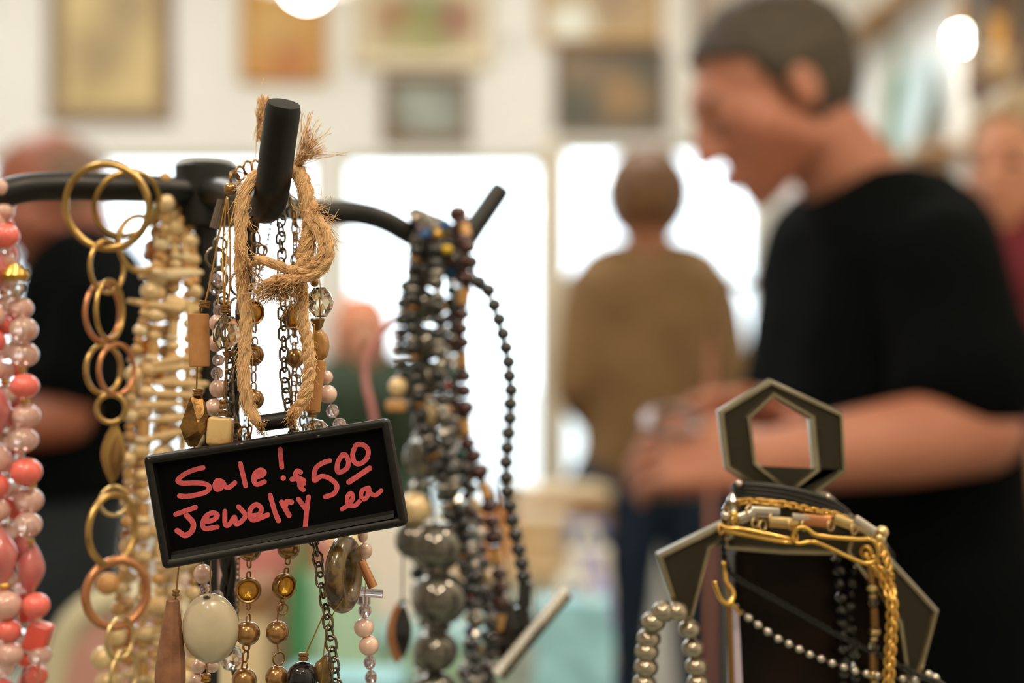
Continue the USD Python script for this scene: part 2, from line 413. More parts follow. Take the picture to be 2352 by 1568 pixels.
t.part('plate', rbox(W(1160, 60, YB) - [0, .01, 0], W(1186, 110, YB), .003), 'lamp_metal')
t.part('prong', tube(spline([W(1173, 80, YB - .01), W(1173, 95, YB - .05), W(1173, 80, YB - .06)], 12), .006), 'lamp_metal')

# ------------------------------------------------------------------ crockery shelves on the right wall
P('china_blue', (206, 230, 238), .2, coat=.5); P('china_white', (240, 240, 236), .25, coat=.4); P('china_cream', (236, 224, 190), .3, coat=.3)
P('glass_green', (120, 170, 120), .1, trans=.5, coat=.3); P('china_teal', (150, 206, 214), .2, coat=.4)
P('panel_white', (236, 238, 238), .6)
ZS = [1.50, 1.78, 2.25]
t = Thing('wall_shelf', 'tan wooden wall shelf unit with white back holding pale crockery', 'shelf', (XR, 4.4, 1.5))
t.part('back_panel', box((XR - .02, 3.66, 1.48), (XR - .002, 4.92, 2.25)), 'panel_white')
for z in ZS: t.part('board', rbox((XR - .12, 3.64, z - .022), (XR - .002, 4.94, z), .004), 'tan_wood')
for y in (3.72, 4.3, 4.86):
    for z in ZS: t.part('bracket', rbox((XR - .09, y, z - .06), (XR - .002, y + .012, z - .022), .003), 'tan_wood')
def vessel(kind, label, x, y, z, r, h, mat):
    prof = {'vase': [(0, 0), (.55, 0), (.6, .02), (1, .35), (.95, .55), (.45, .8), (.42, .9), (.6, 1), (.52, .99), (.36, .9), (.4, .8), (.85, .5), (.5, .05), (0, .05)],
            'bottle': [(0, 0), (.9, 0), (1, .05), (1, .6), (.35, .75), (.3, .97), (.4, 1), (.22, 1), (.22, .75), (.85, .58), (.85, .05), (0, .05)],
            'bowl': [(0, 0), (.4, 0), (.42, .08), (.8, .5), (1, 1), (.95, 1), (.72, .5), (.35, .14), (0, .12)],
            'jug': [(0, 0), (.7, 0), (.95, .25), (1, .5), (.7, .8), (.75, 1), (.68, 1), (.62, .8), (.9, .5), (.6, .06), (0, .06)]}[kind]
    q = Thing(kind, label, kind, (x, y, z), None)
    q.part('body', xf(lathe([(a * r, b * h) for a, b in prof], 28), at=(x, y, z)), mat)
    if kind == 'jug': q.part('handle', tube(spline([(x, y - r * .7, z + h * .85), (x, y - r * 1.5, z + h * .75), (x, y - r * 1.45, z + h * .4), (x, y - r * .93, z + h * .3)], 14), r * .1), mat)
def plate(label, y, z, r, mat):
    q = Thing('plate', label, 'plate', (XR - .05, y, z))
    R = rot((0, 1, 0), -82)
    q.part('dish', xf(lathe([(0, 0), (r * .6, 0), (r * .62, .006), (r, .02), (r, .024), (r * .6, .011), (0, .006)], 36), R=R, at=(XR - .055, y, z + r * .992)), mat)
plate('large pale blue plate leaning at the far end of the top shelf', 4.72, 1.78, .16, 'china_blue')
plate('large white plate leaning mid top shelf', 4.30, 1.78, .16, 'china_white')
plate('light blue plate leaning at the near end of the top shelf', 3.88, 1.78, .14, 'china_blue')
vessel('jug', 'pale teal jug in front of the blue plates', XR - .06, 4.505, 1.78, .04, .2, 'china_teal')
vessel('bottle', 'tall green glass bottle on the crockery shelf', XR - .06, 4.10, 1.78, .032, .36, 'glass_green')
vessel('bowl', 'cream bowl on the lower crockery shelf', XR - .062, 4.72, 1.50, .055, .08, 'china_cream')
vessel('vase', 'white vase on the lower crockery shelf', XR - .062, 4.45, 1.50, .055, .2, 'china_white')
vessel('jug', 'cream jug at the near end of the lower shelf', XR - .062, 4.12, 1.50, .05, .18, 'china_cream')
t = Thing('wall_cabinet', 'brown wooden wall cabinet with dark glass front beside the shelves', 'cabinet', (XR, 3.5, 1.9))
t.part('carcass', rbox((XR - .05, 2.9, 1.84), (XR - .002, 3.5, 2.5), .006), 'brown_wood')
P('dark_glass', (34, 36, 38), .12, coat=.5)
t.part('door', rbox((XR - .065, 2.92, 1.87), (XR - .05, 3.19, 2.47), .004), 'brown_wood')
t.part('door_glass', rbox((XR - .07, 2.98, 1.93), (XR - .063, 3.13, 2.41), .002), 'dark_glass')
t.part('door', rbox((XR - .065, 3.21, 1.87), (XR - .05, 3.48, 2.47), .004), 'brown_wood')
t.part('door_glass', rbox((XR - .07, 3.27, 1.93), (XR - .063, 3.42, 2.41), .002), 'dark_glass')
# vases on a plant stand by the window
t = Thing('plant_stand', 'slim brown wooden stand by the window behind the tall man', 'stand', (W(1800, 0, 4.3)[0], 4.3, 0))
cx, zt = W(1800, 0, 4.3)[0], W(0, 640, 4.3)[2]
t.part('tabletop', xf(lathe([(0, 0), (.15, 0), (.16, -.01), (.16, -.03), (0, -.03)], 30), at=(cx, 4.3, zt)), 'brown_wood')
t.part('pole', xf(lathe([(.02, 0), (.03, -.2), (.018, -.6), (.03, -zt + .1), (.025, -zt + .05)], 16), at=(cx, 4.3, zt - .02)), 'brown_wood')
for k in range(3):
    a = k * 2.1 + .4
    t.part('foot', tube(spline([(cx, 4.3, .12), (cx + .1 * math.cos(a), 4.3 + .1 * math.sin(a), .1), (cx + .2 * math.cos(a), 4.3 + .2 * math.sin(a), .012)], 10), .012), 'brown_wood')
vessel('vase', 'mint green glass vase on the slim stand', cx + .01, 4.25, zt, .06, .2, 'glass_green')
P('china_pink', (236, 214, 214), .3, coat=.4)
vessel('vase', 'tall pinkish white vase on the slim stand', cx + .06, 4.36, zt, .06, .36, 'china_pink')

# ------------------------------------------------------------------ display tables and clutter
P('cloth_beige', (222, 196, 152), .8, var=((204, 176, 132), 9, .3, .7)); P('cloth_grey', (150, 158, 146), .8, var=((128, 138, 128), 9, .3, .7))
def table(label, x0, x1, y0, y1, z, cloth):
    t = Thing('display_table', label, 'table', ((x0 + x1) / 2, (y0 + y1) / 2, 0))
    t.part('tabletop', rbox((x0, y0, z - .035), (x1, y1, z), .006), cloth)
    for x in (x0 + .05, x1 - .05):
        for y in (y0 + .05, y1 - .05):
            t.part('leg', rbox((x - .025, y - .025, 0), (x + .025, y + .025, z - .03), .004), 'brown_wood')
    t.part('apron', rbox((x0 + .06, y0 + .04, z - .12), (x1 - .06, y0 + .06, z - .03), .003), 'brown_wood')
    t.part('apron', rbox((x0 + .06, y1 - .06, z - .12), (x1 - .06, y1 - .04, z - .03), .003), 'brown_wood')
TZ, TA = .90, .93
table('near display table under the jewelry racks', -.55, .42, .3, .82, TA, 'cloth_grey')
table('middle display table covered with colourful bric-a-brac', -.56, .10, 1.3, 2.15, TZ, 'cloth_grey')
table('far beige display table by the bright window', -.56, .13, 2.3, 3.05, TZ, 'cloth_beige')

for nm, c in dict(c_orange=(240, 160, 70), c_yellow=(236, 206, 110), c_pink=(226, 160, 158), c_mint=(170, 206, 180), c_green=(70, 140, 92), c_sky=(160, 220, 240), c_white=(232, 230, 222),
                  c_lilac=(186, 184, 226), c_blue=(120, 140, 190), c_cream=(236, 214, 176), c_dark=(46, 50, 54), c_red=(196, 76, 70), c_teal=(150, 196, 200), c_lime=(186, 196, 80), c_brown=(150, 112, 78), c_rose=(214, 140, 140)).items():
    P(nm, c, .5)
def onto(px, D): return np.array([(px - 1176) * K * D, D, TZ])
def carton(label, px, D, w, h, d, mat, lidmat=None, yaw=0):
    """A small box with a lid standing on a table."""
    p = onto(px, D); t = Thing('gift_box', label, 'box', p)
    R = rot((0, 0, 1), yaw)
    t.part('body', xf(rbox((-w / 2, -d / 2, 0), (w / 2, d / 2, h * .78), .003), R=R, at=p), mat)
    t.part('lid', xf(rbox((-w / 2 - .003, -d / 2 - .003, h * .72), (w / 2 + .003, d / 2 + .003, h), .003), R=R, at=p), lidmat or mat)
def cup(label, px, D, r, h, mat):
    p = onto(px, D); t = Thing('cup', label, 'cup', p)
    t.part('body', xf(lathe([(0, 0), (r * .7, 0), (r * .75, .01), (r, h), (r * .93, h), (r * .68, .012), (0, .012)], 28), at=p), mat)
    t.part('handle', tube(spline([p + [r * .9, 0, h * .85], p + [r * 1.5, 0, h * .75], p + [r * 1.4, 0, h * .35], p + [r * .75, 0, h * .25]], 14), .005), mat)
def bottle(label, px, D, r, h, mat, cap):
    p = onto(px, D); t = Thing('bottle', label, 'bottle', p)
    t.part('body', xf(lathe([(0, 0), (r * .9, 0), (r, .01), (r, h * .6), (r * .4, h * .75), (r * .35, h * .92), (0, h * .92)], 24), at=p), mat)
    t.part('stopper', xf(lathe([(0, h * .9), (r * .42, h * .9), (r * .45, h), (0, h)], 18), at=p), cap)
def greeting_card(label, px, D, w, h, mat, mat2, yaw=0):
    p = onto(px, D); t = Thing('greeting_card', label, 'card', p)
    R = rot((0, 0, 1), yaw)
    a, b = rot((1, 0, 0), -12), rot((1, 0, 0), 12)
    t.part('front_leaf', xf(box((-w / 2, -.001, 0), (w / 2, .001, h)), R=R @ a, at=p + R @ [0, -.045 * h / .2, 0]), mat, smooth=False)
    t.part('back_leaf', xf(box((-w / 2, -.001, 0), (w / 2, .001, h)), R=R @ b, at=p + R @ [0, .045 * h / .2, 0]), mat2, smooth=False)
carton('orange gift box with yellow lid seen past the sign\'s lower edge', 800, 1.80, .10, .13, .08, 'c_orange', 'c_yellow')
carton('pink gift box on the middle table behind the gold beads', 655, 1.62, .10, .15, .06, 'c_pink', 'c_rose', 8)
greeting_card('mint green card standing behind the dark chain', 780, 1.50, .07, .13, 'c_mint', 'c_white', 10)
bottle('slim green bottle behind the gold beads', 686, 1.45, .012, .20, 'c_green', 'c_green')
bottle('slim amber bottle beside the slim green one', 706, 1.56, .013, .235, 'c_brown', 'c_lime')
carton('pale yellow gift box at the back of the middle table', 640, 2.05, .12, .17, .07, 'c_yellow', 'c_lime')
carton('cream gift box on the middle table behind the pink pearls', 880, 1.98, .12, .10, .09, 'c_cream', 'c_orange')
carton('pale teal gift box low in front of the orange box', 790, 1.38, .11, .05, .06, 'c_teal', 'c_sky', -8)
cup('rose pink cup between card and gift boxes', 735, 1.68, .035, .1, 'c_rose')
greeting_card('white card standing behind the hanging pink pearls', 925, 1.7, .1, .17, 'c_white', 'c_mint', -12)
carton('grey green box low behind the big grey pearls', 1010, 1.6, .16, .05, .1, 'c_mint', 'c_teal')
carton('dusty rose box at the left of the middle table', 590, 1.9, .10, .14, .08, 'c_rose', 'c_pink')
carton('cream box at the left end of the middle table', 520, 1.5, .10, .12, .08, 'c_cream', 'c_brown')
carton('tan wooden box on the far beige table', 1290, 2.75, .16, .09, .12, 'c_brown', 'c_cream', 14)
cup('orange cup on the far beige table', 1122, 2.42, .035, .09, 'c_orange')
carton('cream box on the far beige table beside the orange cup', 1240, 2.45, .10, .075, .08, 'c_cream', 'c_cream', -10)
carton('dark grey box at the window end of the far table', 1166, 2.98, .062, .075, .05, 'c_dark', 'c_dark')
carton('dusty blue box at the corner of the far table', 1345, 2.36, .06, .07, .07, 'c_blue', 'c_blue')
def carrier(label, pts, mat, mat2):
    """A crumpled upright bag with two handles."""
    (px, D, w, h) = pts; p = onto(px, D); t = Thing('carrier_bag', label, 'bag', p)
    b = trimesh.creation.box((w, .06, h)); b = b.subdivide().subdivide().subdivide().subdivide(); b.apply_translation((0, 0, h / 2))
    v = np.array(b.vertices); n = meshkit.fbm(v * 22, 3, 4)[:, None] - .5
    v = v + n * [.02, .03, .01] + [0, 0, .004]; v[:, 0] *= 1 - .25 * (v[:, 2] / h); v[:, 2] = np.maximum(v[:, 2], 0)
    t.part('body', xf(trimesh.Trimesh(v, b.faces, process=False), at=p), mat)
    for s in (-1, 1):
        t.part('handle', tube(spline([p + [-w * .2, s * .02, h * .95], p + [-w * .12, s * .02, h * 1.2], p + [w * .12, s * .02, h * 1.2], p + [w * .2, s * .02, h * .95]], 16), .003), mat2)
carrier('sky blue crumpled bag at the corner of the middle table', (1318, 1.36, .085, .12), 'c_sky', 'c_white')
carrier('white crumpled bag behind the sky blue bag', (1352, 1.62, .06, .13), 'c_white', 'c_white')
carrier('small lilac bag at the table corner', (1362, 1.47, .045, .12), 'c_lilac', 'c_lilac')

# upholstered chair back in the lower left corner
P('chair_cream', (206, 200, 172), .6); P('chair_pink', (206, 160, 150), .8, var=((186, 140, 130), 30, .3, .7))
t = Thing('dining_chair', 'cream framed chair with rounded pink upholstered back, lower left', 'chair', (W(250, 0, 1.15)[0], 1.15, 0))
D = 1.15
fr = [W(120, 1900, D), W(118, 1620, D), W(150, 1470, D), W(215, 1395, D), W(300, 1372, D), W(390, 1400, D), W(450, 1480, D), W(480, 1620, D), W(480, 1900, D)]
t.part('back_frame', tube(spline(fr, 48), .013, 12), 'chair_cream')
pl = spline([f + [0, .005, 0] for f in fr], 40); ctr = pl.mean(0)
back = trimesh.convex.convex_hull(np.vstack([ctr + (pl - ctr) * .93 + [0, -.012, 0], ctr + (pl - ctr) * .93 + [0, .016, 0]]))
t.part('back_cushion', back, 'chair_pink')
x0, x1, zs = fr[0][0], fr[-1][0], .46
t.part('seat', rbox((x0, D - .42, zs - .05), (x1, D - .0, zs), .02), 'chair_pink')
for x in (x0 + .02, x1 - .02):
    t.part('leg', tube([[x, D - .39, 0], [x, D - .39, zs - .04]], .016), 'chair_cream')
    t.part('leg', tube([[x, D, 0], [x, D, fr[0][2]]], .016), 'chair_cream')

# ------------------------------------------------------------------ people
P('skin', (190, 132, 104), .5, sss=.1, var=((160, 92, 66), 9, .4, .75))
P('skin_ruddy', (176, 118, 94), .5, sss=.1, var=((164, 102, 80), 9, .4, .75))
P('skin_shaded', (158, 94, 72), .5, sss=.1)  # darker skin tone standing in for shade on the stooping person
P('skin_fair', (206, 146, 116), .5, sss=.1)
P('eye_white', (225, 220, 212), .2); P('eye_dark', (44, 30, 22), .15)
P('hair_dark', (48, 40, 29), .6, var=((74, 62, 44), 60, .4, .75), bump=(160, .6, .004))
P('hair_brown', (96, 62, 36), .5, var=((150, 112, 62), 24, .42, .75), bump=(160, .6, .004))
P('hair_grey', (128, 100, 80), .6, bump=(160, .5, .003))
P('hair_blond', (186, 168, 134), .5, var=((140, 112, 80), 30, .4, .8), bump=(160, .5, .003))
P('hair_red', (222, 140, 100), .55, bump=(160, .5, .003))
P('lip', (164, 88, 76), .4)
P('tee_black', (4, 7, 8), .95, spec=.08, bump=(60, .3, .01)); P('tee_black_faded', (6, 10, 11), .95, spec=.08, bump=(60, .3, .01))
P('trouser_black', (4, 5, 6), .95, spec=.08); P('trouser_slate', (36, 46, 54), .85)
P('jacket_tan', (144, 114, 76), .85, var=((122, 94, 62), 10, .35, .7), bump=(40, .3, .01))
P('jeans_blue', (28, 52, 78), .85, var=((22, 40, 60), 14, .3, .7), bump=(50, .3, .01))
P('sweater_red', (110, 26, 38), .85); P('top_green', (44, 62, 42), .85); P('shoe_dark', (34, 30, 28), .5)
P('strap_grey', (92, 98, 104), .7)

def ball(c, r):
    s = m3.Manifold.sphere(1.0, 18)
    r = np.broadcast_to(r, 3)
    return s.scale(tuple(map(float, r))).translate(tuple(map(float, c)))
def hullof(*cr): return m3.Manifold.batch_hull([ball(c, r) for c, r in cr])
def finish(parts, edge=.012, it=10, R=None):
    m = m3.Manifold.batch_boolean(parts, m3.OpType.Add).refine_to_length(edge)
    t = unmani(m); t.merge_vertices()
    trimesh.smoothing.filter_taubin(t, lamb=.5, nu=.52, iterations=it)
    return t

def hand_bones(w, d, n, side, curl=(25, 30, 25), spread=.0):
    """Palm, four fingers and a thumb from the wrist w; d: along the hand, n: out of its back; side=1 puts the thumb at n x d."""
    d = np.array(d, float) / np.linalg.norm(d); n = np.array(n, float); n -= d * (n @ d); n /= np.linalg.norm(n)
    s = np.cross(n, d) * side
    out = [hullof((w + s * .016, .02), (w - s * .016, .019), (w + d * .088 + s * .03, .0125), (w + d * .085 - s * .032, .0115), (w + d * .045 + s * .03, .015))]
    for off, L, r in ((.030, .074, .0092), (.010, .083, .0095), (-.011, .077, .0090), (-.031, .060, .0080)):
        p = w + d * (.09 - abs(off) * .12) + s * off; a = 0
        for f, c in zip((.45, .31, .24), curl):
            a += math.radians(c); v = d * math.cos(a) - n * math.sin(a) + s * off * spread
            q = p + v * L * f; out.append(hullof((p, r), (q, r * .9))); p, r = q, r * .92
    p = w + d * .03 + s * .034
    for L, v, r in ((.04, d * .7 + s * .65 - n * .25, .0125), (.032, d * .85 + s * .35 - n * .4, .0105), (.026, d * .9 + s * .05 - n * .45, .0092)):
        q = p + v / np.linalg.norm(v) * L; out.append(hullof((p, r), (q, r * .92))); p = q
    return out

def head_bones():
    """Head looking along +x, up z, origin half way between chin and crown."""
    o = [ball((-.015, 0, .032), (.096, .075, .084)),
         hullof(((.052, 0, .022), .045), ((.04, .036, -.02), .036), ((.04, -.036, -.02), .036), ((.066, 0, -.097), .018), ((-.005, .045, -.062), .022), ((-.005, -.045, -.062), .022)),
         hullof(((.091, 0, .016), .009), ((.112, 0, -.03), .011), ((.093, .013, -.034), .008), ((.093, -.013, -.034), .008)),
         hullof(((.078, .03, .027), .012), ((.088, 0, .03), .012), ((.078, -.03, .027), .012)),
         hullof(((.084, .02, -.062), .007), ((.094, 0, -.06), .008), ((.084, -.02, -.062), .007)),
         hullof(((.083, .016, -.073), .007), ((.091, 0, -.074), .008), ((.083, -.016, -.073), .007)),
         ball((-.012, .077, -.002), (.017, .008, .029)), ball((-.012, -.077, -.002), (.017, .008, .029))]
    m = m3.Manifold.batch_boolean(o, m3.OpType.Add)
    for s in (-1, 1): m -= ball((.094, s * .032, .004), (.014, .017, .012))
    return m

def hair_cap(style):
    e = ball((-.018, 0, .036), (.108, .086, .093))
    if style == 'short':     # a short cut, tapering behind the ears
        a = e.trim_by_plane((-.75, 0, 1), .024).trim_by_plane((-.2, 0, 1), .02)
        b = ball((-.02, 0, .02), (.101, .081, .098)).trim_by_plane((-1, 0, .12), .012).trim_by_plane((0, 0, 1), -.062)
        side = ball((-.006, 0, .03), (.07, .083, .07)).trim_by_plane((-1, 0, .3), -.014).trim_by_plane((0, 0, 1), -.012)
        return [a, b, side]
    if style == 'round':
        return [ball((-.02, 0, .014), (.118, .104, .118)).trim_by_plane((-1, 0, .45), -.03)]
    if style == 'fringe':    # receding short sides
        b = ball((-.02, 0, .02), (.100, .080, .094)).trim_by_plane((-1, 0, -.2), .02).trim_by_plane((0, 0, 1), -.06).trim_by_plane((0, 0, -1), -.055)
        return [b]
    full = m3.Manifold.batch_hull([e, ball((-.035, .05, -.07), .045), ball((-.035, -.05, -.07), .045), ball((-.07, 0, -.075), .04)])
    return [full.trim_by_plane((-1, 0, .45), -.028)]

def R_of(forward, up):
    f = np.array(forward, float) / np.linalg.norm(forward); u = np.array(up, float); u -= f * (u @ f); u /= np.linalg.norm(u)
    return np.stack([f, np.cross(u, f), u], 1)
def moved(m, R, c, s=1.0):
    A = np.hstack([R * s, np.asarray(c, float)[:, None]]); return m.transform(A)

def person(label, head, fwd, J, clothes, skin, hair, hair_style, group=None, hs=1.0, up=(0, 0, 1), edge=.014, hands=None, extra=None):
    """J: joints in world space. clothes: list of (name, material, list of bones to cover, padding)."""
    fwd = np.array(fwd, float)
    F = np.array([fwd[0], fwd[1], 0]); F /= np.linalg.norm(F)
    if 'F' in J: F = np.array(J['F'], float); F /= np.linalg.norm(F)
    L = np.cross([0, 0, 1.0], F)
    t = Thing('person', label, 'person', (J['hips'][0], J['hips'][1], 0), group)
    R = R_of(fwd, up)
    bulk = J.get('bulk', 1.0)
    def torso(pad, low=1.0):
        sp = J.get('spine', J['neck'] * .55 + J['hips'] * .45)
        ch = J['neck'] * .72 + sp * .28
        c = [((J['shL']), .052 + pad), ((J['shR']), .052 + pad)]
        up_ = hullof(*c, (ch + L * .07, J.get('rib', .105) * bulk + pad), (ch - L * .07, J.get('rib', .105) * bulk + pad), (J['neck'] - [0, 0, .02], .06 + pad))
        mid = hullof((ch + L * .07, J.get('rib', .105) * bulk + pad), (ch - L * .07, J.get('rib', .105) * bulk + pad), (sp + L * .06, .105 * bulk + pad), (sp - L * .06, .105 * bulk + pad))
        lo = hullof((sp + L * .06, .105 * bulk + pad), (sp - L * .06, .105 * bulk + pad), (J['hips'] + L * .075, .1 * bulk + pad), (J['hips'] - L * .075, .1 * bulk + pad))
        return up_, mid, lo
    def arm(s, a, b, pad=0, loose=0):
        """From the fraction a to b of the arm: 0 shoulder, 1 elbow, 2 wrist."""
        pts, rs = [J['sh' + s], J['el' + s], J['wr' + s]], [.052, .041, .028]
        rs = [r * J.get('limb', 1.0) for r in rs]
        at = lambda u: (pts[int(min(u, 1.999))] + (pts[int(min(u, 1.999)) + 1] - pts[int(min(u, 1.999))]) * (u - int(min(u, 1.999))), np.interp(u, [0, 1, 2], rs))
        us = sorted({a, b, *[k for k in (1,) if a < k < b], *[k for k in (.45, 1.3) if a < k < b]})
        o = []
        for u, v in zip(us[:-1], us[1:]):
            (p, r), (q, r2) = at(u), at(v)
            r += .005 * (u in (.45, 1.3)); r2 += .005 * (v in (.45, 1.3))
            o.append(hullof((p, r + pad), (q, r2 + pad + (loose if v == b else 0))))
        return o
    def leg(s, a, b, pad=0):
        pts, rs = [J['hip' + s], J['kn' + s], J['an' + s]], [.088 * J.get('legr', 1), .058 * J.get('legr', 1), .04 * J.get('legr', 1)]
        at = lambda u: (pts[int(min(u, 1.999))] + (pts[int(min(u, 1.999)) + 1] - pts[int(min(u, 1.999))]) * (u - int(min(u, 1.999))), np.interp(u, [0, 1, 2], rs))
        us = sorted({a, b, *[k for k in (1,) if a < k < b]})
        return [hullof((at(u)[0], at(u)[1] * bulk + pad), (at(v)[0], at(v)[1] * bulk + pad)) for u, v in zip(us[:-1], us[1:])]
    def foot(s, pad=0):
        a = J['an' + s]; z = np.array([a[0], a[1], 0])
        return [hullof((a, .038 + pad), (z - F * .03 + [0, 0, .032 + pad], .03 + pad), (z + F * .15 + [0, 0, .026 + pad], .024 + pad), (z + F * .1 - L * .02 + [0, 0, .028 + pad], .026 + pad))]
    body = [moved(head_bones(), R, head, hs), hullof((head + R @ [-.03, 0, -.055], .056 * hs), (J['neck'], .062)), *torso(0)]
    for s in 'LR': body += arm(s, 0, 2) + leg(s, 0, 2) + foot(s)
    for s in 'LR':
        h = (hands or {}).get(s)
        d = J['wr' + s] - J['el' + s]
        body += hand_bones(J['wr' + s], *(h or (d, np.cross(d, F) * (1 if s == 'L' else -1), 1 if s == 'L' else -1)))
    t.part('body', finish(body, edge), skin, smooth=True)
    for s in (1, -1):
        lid = moved(ball((.0765, s * .032, .004), .0136).trim_by_plane((-.5 * up[0] * 0 - .55, 0, 1), -.044), R, head, hs)
        t.part('eyelid', unmani(lid), skin, smooth=True)
        t.part('eyelash', unmani(moved(hullof(((.0885, s * .022, .001), .0026), ((.09, s * .032, -.001), .003), ((.085, s * .042, 0), .0026)), R, head, hs)), 'eye_dark', smooth=True)
        e = head + R @ (np.array([.0765, s * .032, .004]) * hs)
        p = t.part('eye', xf(trimesh.creation.icosphere(2, .0125 * hs), at=e), 'eye_white', smooth=True)
        t.part('iris', xf(trimesh.creation.icosphere(2, .0068 * hs), (.5, 1, 1), R, e + R @ [.0108 * hs, 0, -.001]), 'eye_dark', smooth=True, under=p)
        t.part('eyebrow', unmani(moved(hullof(((.0885, s * .012, .026), .006), ((.0815, s * .042, .029), .0055)), R, head, hs)), hair, smooth=True)
    t.part('lips', unmani(moved(hullof(((.096, .012, -.066), .005), ((.1, 0, -.066), .006), ((.096, -.012, -.066), .005)), R, head, hs)), 'lip', smooth=True)
    if hair_style:
        hm = finish([moved(x, R, head, hs) for x in hair_cap(hair_style)], .01, 4)
        t.part('hair', roughen(hm, .005, 60, 3), hair, smooth=True)
    for name, mat, bones, pad in clothes:
        o = []
        for b in bones:
            if b == 'torso': o += list(torso(pad))
            elif b == 'chest': o += list(torso(pad)[:2])
            elif b == 'hem': o.append(hullof((J['hips'] + L * .085, .1 * bulk + pad), (J['hips'] - L * .085, .1 * bulk + pad), (J['hips'] + L * .085 - [0, 0, .09], .1 * bulk + pad + .004), (J['hips'] - L * .085 - [0, 0, .09], .1 * bulk + pad + .004)).trim_by_plane((0, 0, 1), J['hips'][2] - J.get('hem', .13)))
            elif b == 'pelvis': o.append(hullof((J['hips'] + L * .075, .1 * bulk + pad), (J['hips'] - L * .075, .1 * bulk + pad), (J['hipL'], .088 * bulk + pad), (J['hipR'], .088 * bulk + pad)))
            elif b[0] == 'arm': o += arm(b[1], b[2], b[3], pad, b[4] if len(b) > 4 else 0)
            elif b[0] == 'leg': o += leg(b[1], b[2], b[3], pad)
            elif b[0] == 'foot': o += foot(b[1], pad)
        g = finish(o, edge, 8)
        t.part(name, roughen(g, .006 if name not in ('shoe',) else .0, 14, len(name)), mat, smooth=True)
    if extra: extra(t, R)
    return t

def legs_for(hips, L, F, spread=.09, knee=.49):
    d = {}
    for s, k in (('L', 1), ('R', -1)):
        d['hip' + s] = hips + L * spread * k - [0, 0, .06]
        d['kn' + s] = np.array([*(hips + L * (spread + .01) * k + F * .02)[:2], knee])
        d['an' + s] = np.array([*(hips + L * (spread + .02) * k - F * .02)[:2], .08])
    return d
sleeves = lambda e, loose=.0: [('arm', 'L', 0, e, loose), ('arm', 'R', 0, e, loose)]
trousers = ['pelvis', ('leg', 'L', 0, 1.92), ('leg', 'R', 0, 1.92)]

# the tall man in the black tee, looking down at what he holds
F = np.array([-.97, -.24, 0]); F /= np.linalg.norm(F); L = np.cross([0, 0, 1.0], F)
hips = W(2040, 1320, 1.74)
J = dict(hips=hips, rib=.086, neck=W(2012, 490, 1.73), F=F, spine=W(2010, 920, 1.74), bulk=1.16, limb=1.12,
         shL=W(2150, 610, 1.57), shR=W(1950, 610, 1.90), elL=W(2250, 990, 1.50), elR=W(1960, 1000, 1.86), wrL=W(1745, 1062, 1.42), wrR=W(1770, 995, 1.60), **legs_for(hips, L, F, .1))
person('tall person in a black short-sleeved tee looking down at something in their hands', W(1772, 226, 1.70), (-.86, -.16, -.44), J,
       [('tee', 'tee_black', ['torso', 'hem', *sleeves(.68, .016)], .016), ('trousers', 'trouser_black', trousers, .014), ('shoe', 'shoe_dark', [('foot', 'L')], .01), ('shoe', 'shoe_dark', [('foot', 'R')], .01)],
       'skin_ruddy', 'hair_dark', 'short', up=(-.4, -.05, .9), edge=.011, hs=.99,
       hands={'L': (W(1480, 1045, 1.42) - W(1745, 1062, 1.42) + [0, .03, 0], (0, -.8, .6), -1, (28, 36, 26)), 'R': ((-.55, -.7, .38), (.1, .5, .9), 1, (10, 12, 8))}, extra=None)
# what he holds: a bracelet of pale shiny beads between his hands
t = Thing('bracelet', 'pale shiny bead bracelet held in the fingers of the person in black', 'bracelet', W(1545, 965, 1.44))
P('pale_shiny', (222, 222, 244), .08, .6, coat=.8); P('dull_bead', (120, 112, 110), .3, .6)
for k in range(20):
    a = k * 2 * PI / 20
    c = W(1545, 968, 1.44) + np.array([.027 * math.cos(a), .012 * math.sin(a), .012 * math.sin(a)])
    t.part('bead', xf(trimesh.creation.icosphere(2, .0046), at=c), 'pale_shiny' if k in (8, 9, 10, 11, 18) else 'dull_bead', smooth=True)

# person in the tan jacket, seen from behind
F = np.array([.05, 1.0, 0]); L = np.cross([0, 0, 1.0], F); hips = W(1518, 1060, 3.38)
J = dict(hips=hips, neck=W(1490, 606, 3.38), F=F, shL=W(1368, 668, 3.38), shR=W(1618, 668, 3.38), elL=W(1330, 885, 3.36), elR=W(1668, 890, 3.36), wrL=W(1372, 960, 3.58), wrR=W(1640, 930, 3.58), hem=.07, legr=1.3, bulk=.96, limb=1.15, **legs_for(hips, L, F, .105))
person('person in a tan jacket and blue jeans seen from behind at the window', W(1487, 464, 3.38), (.12, .95, -.2), J,
       [('jacket', 'jacket_tan', ['torso', 'hem', *sleeves(1.9, .006)], .016), ('jeans', 'jeans_blue', trousers, .008), ('shoe', 'shoe_dark', [('foot', 'L')], .01), ('shoe', 'shoe_dark', [('foot', 'R')], .01)],
       'skin', 'hair_brown', 'round', hs=1.02)

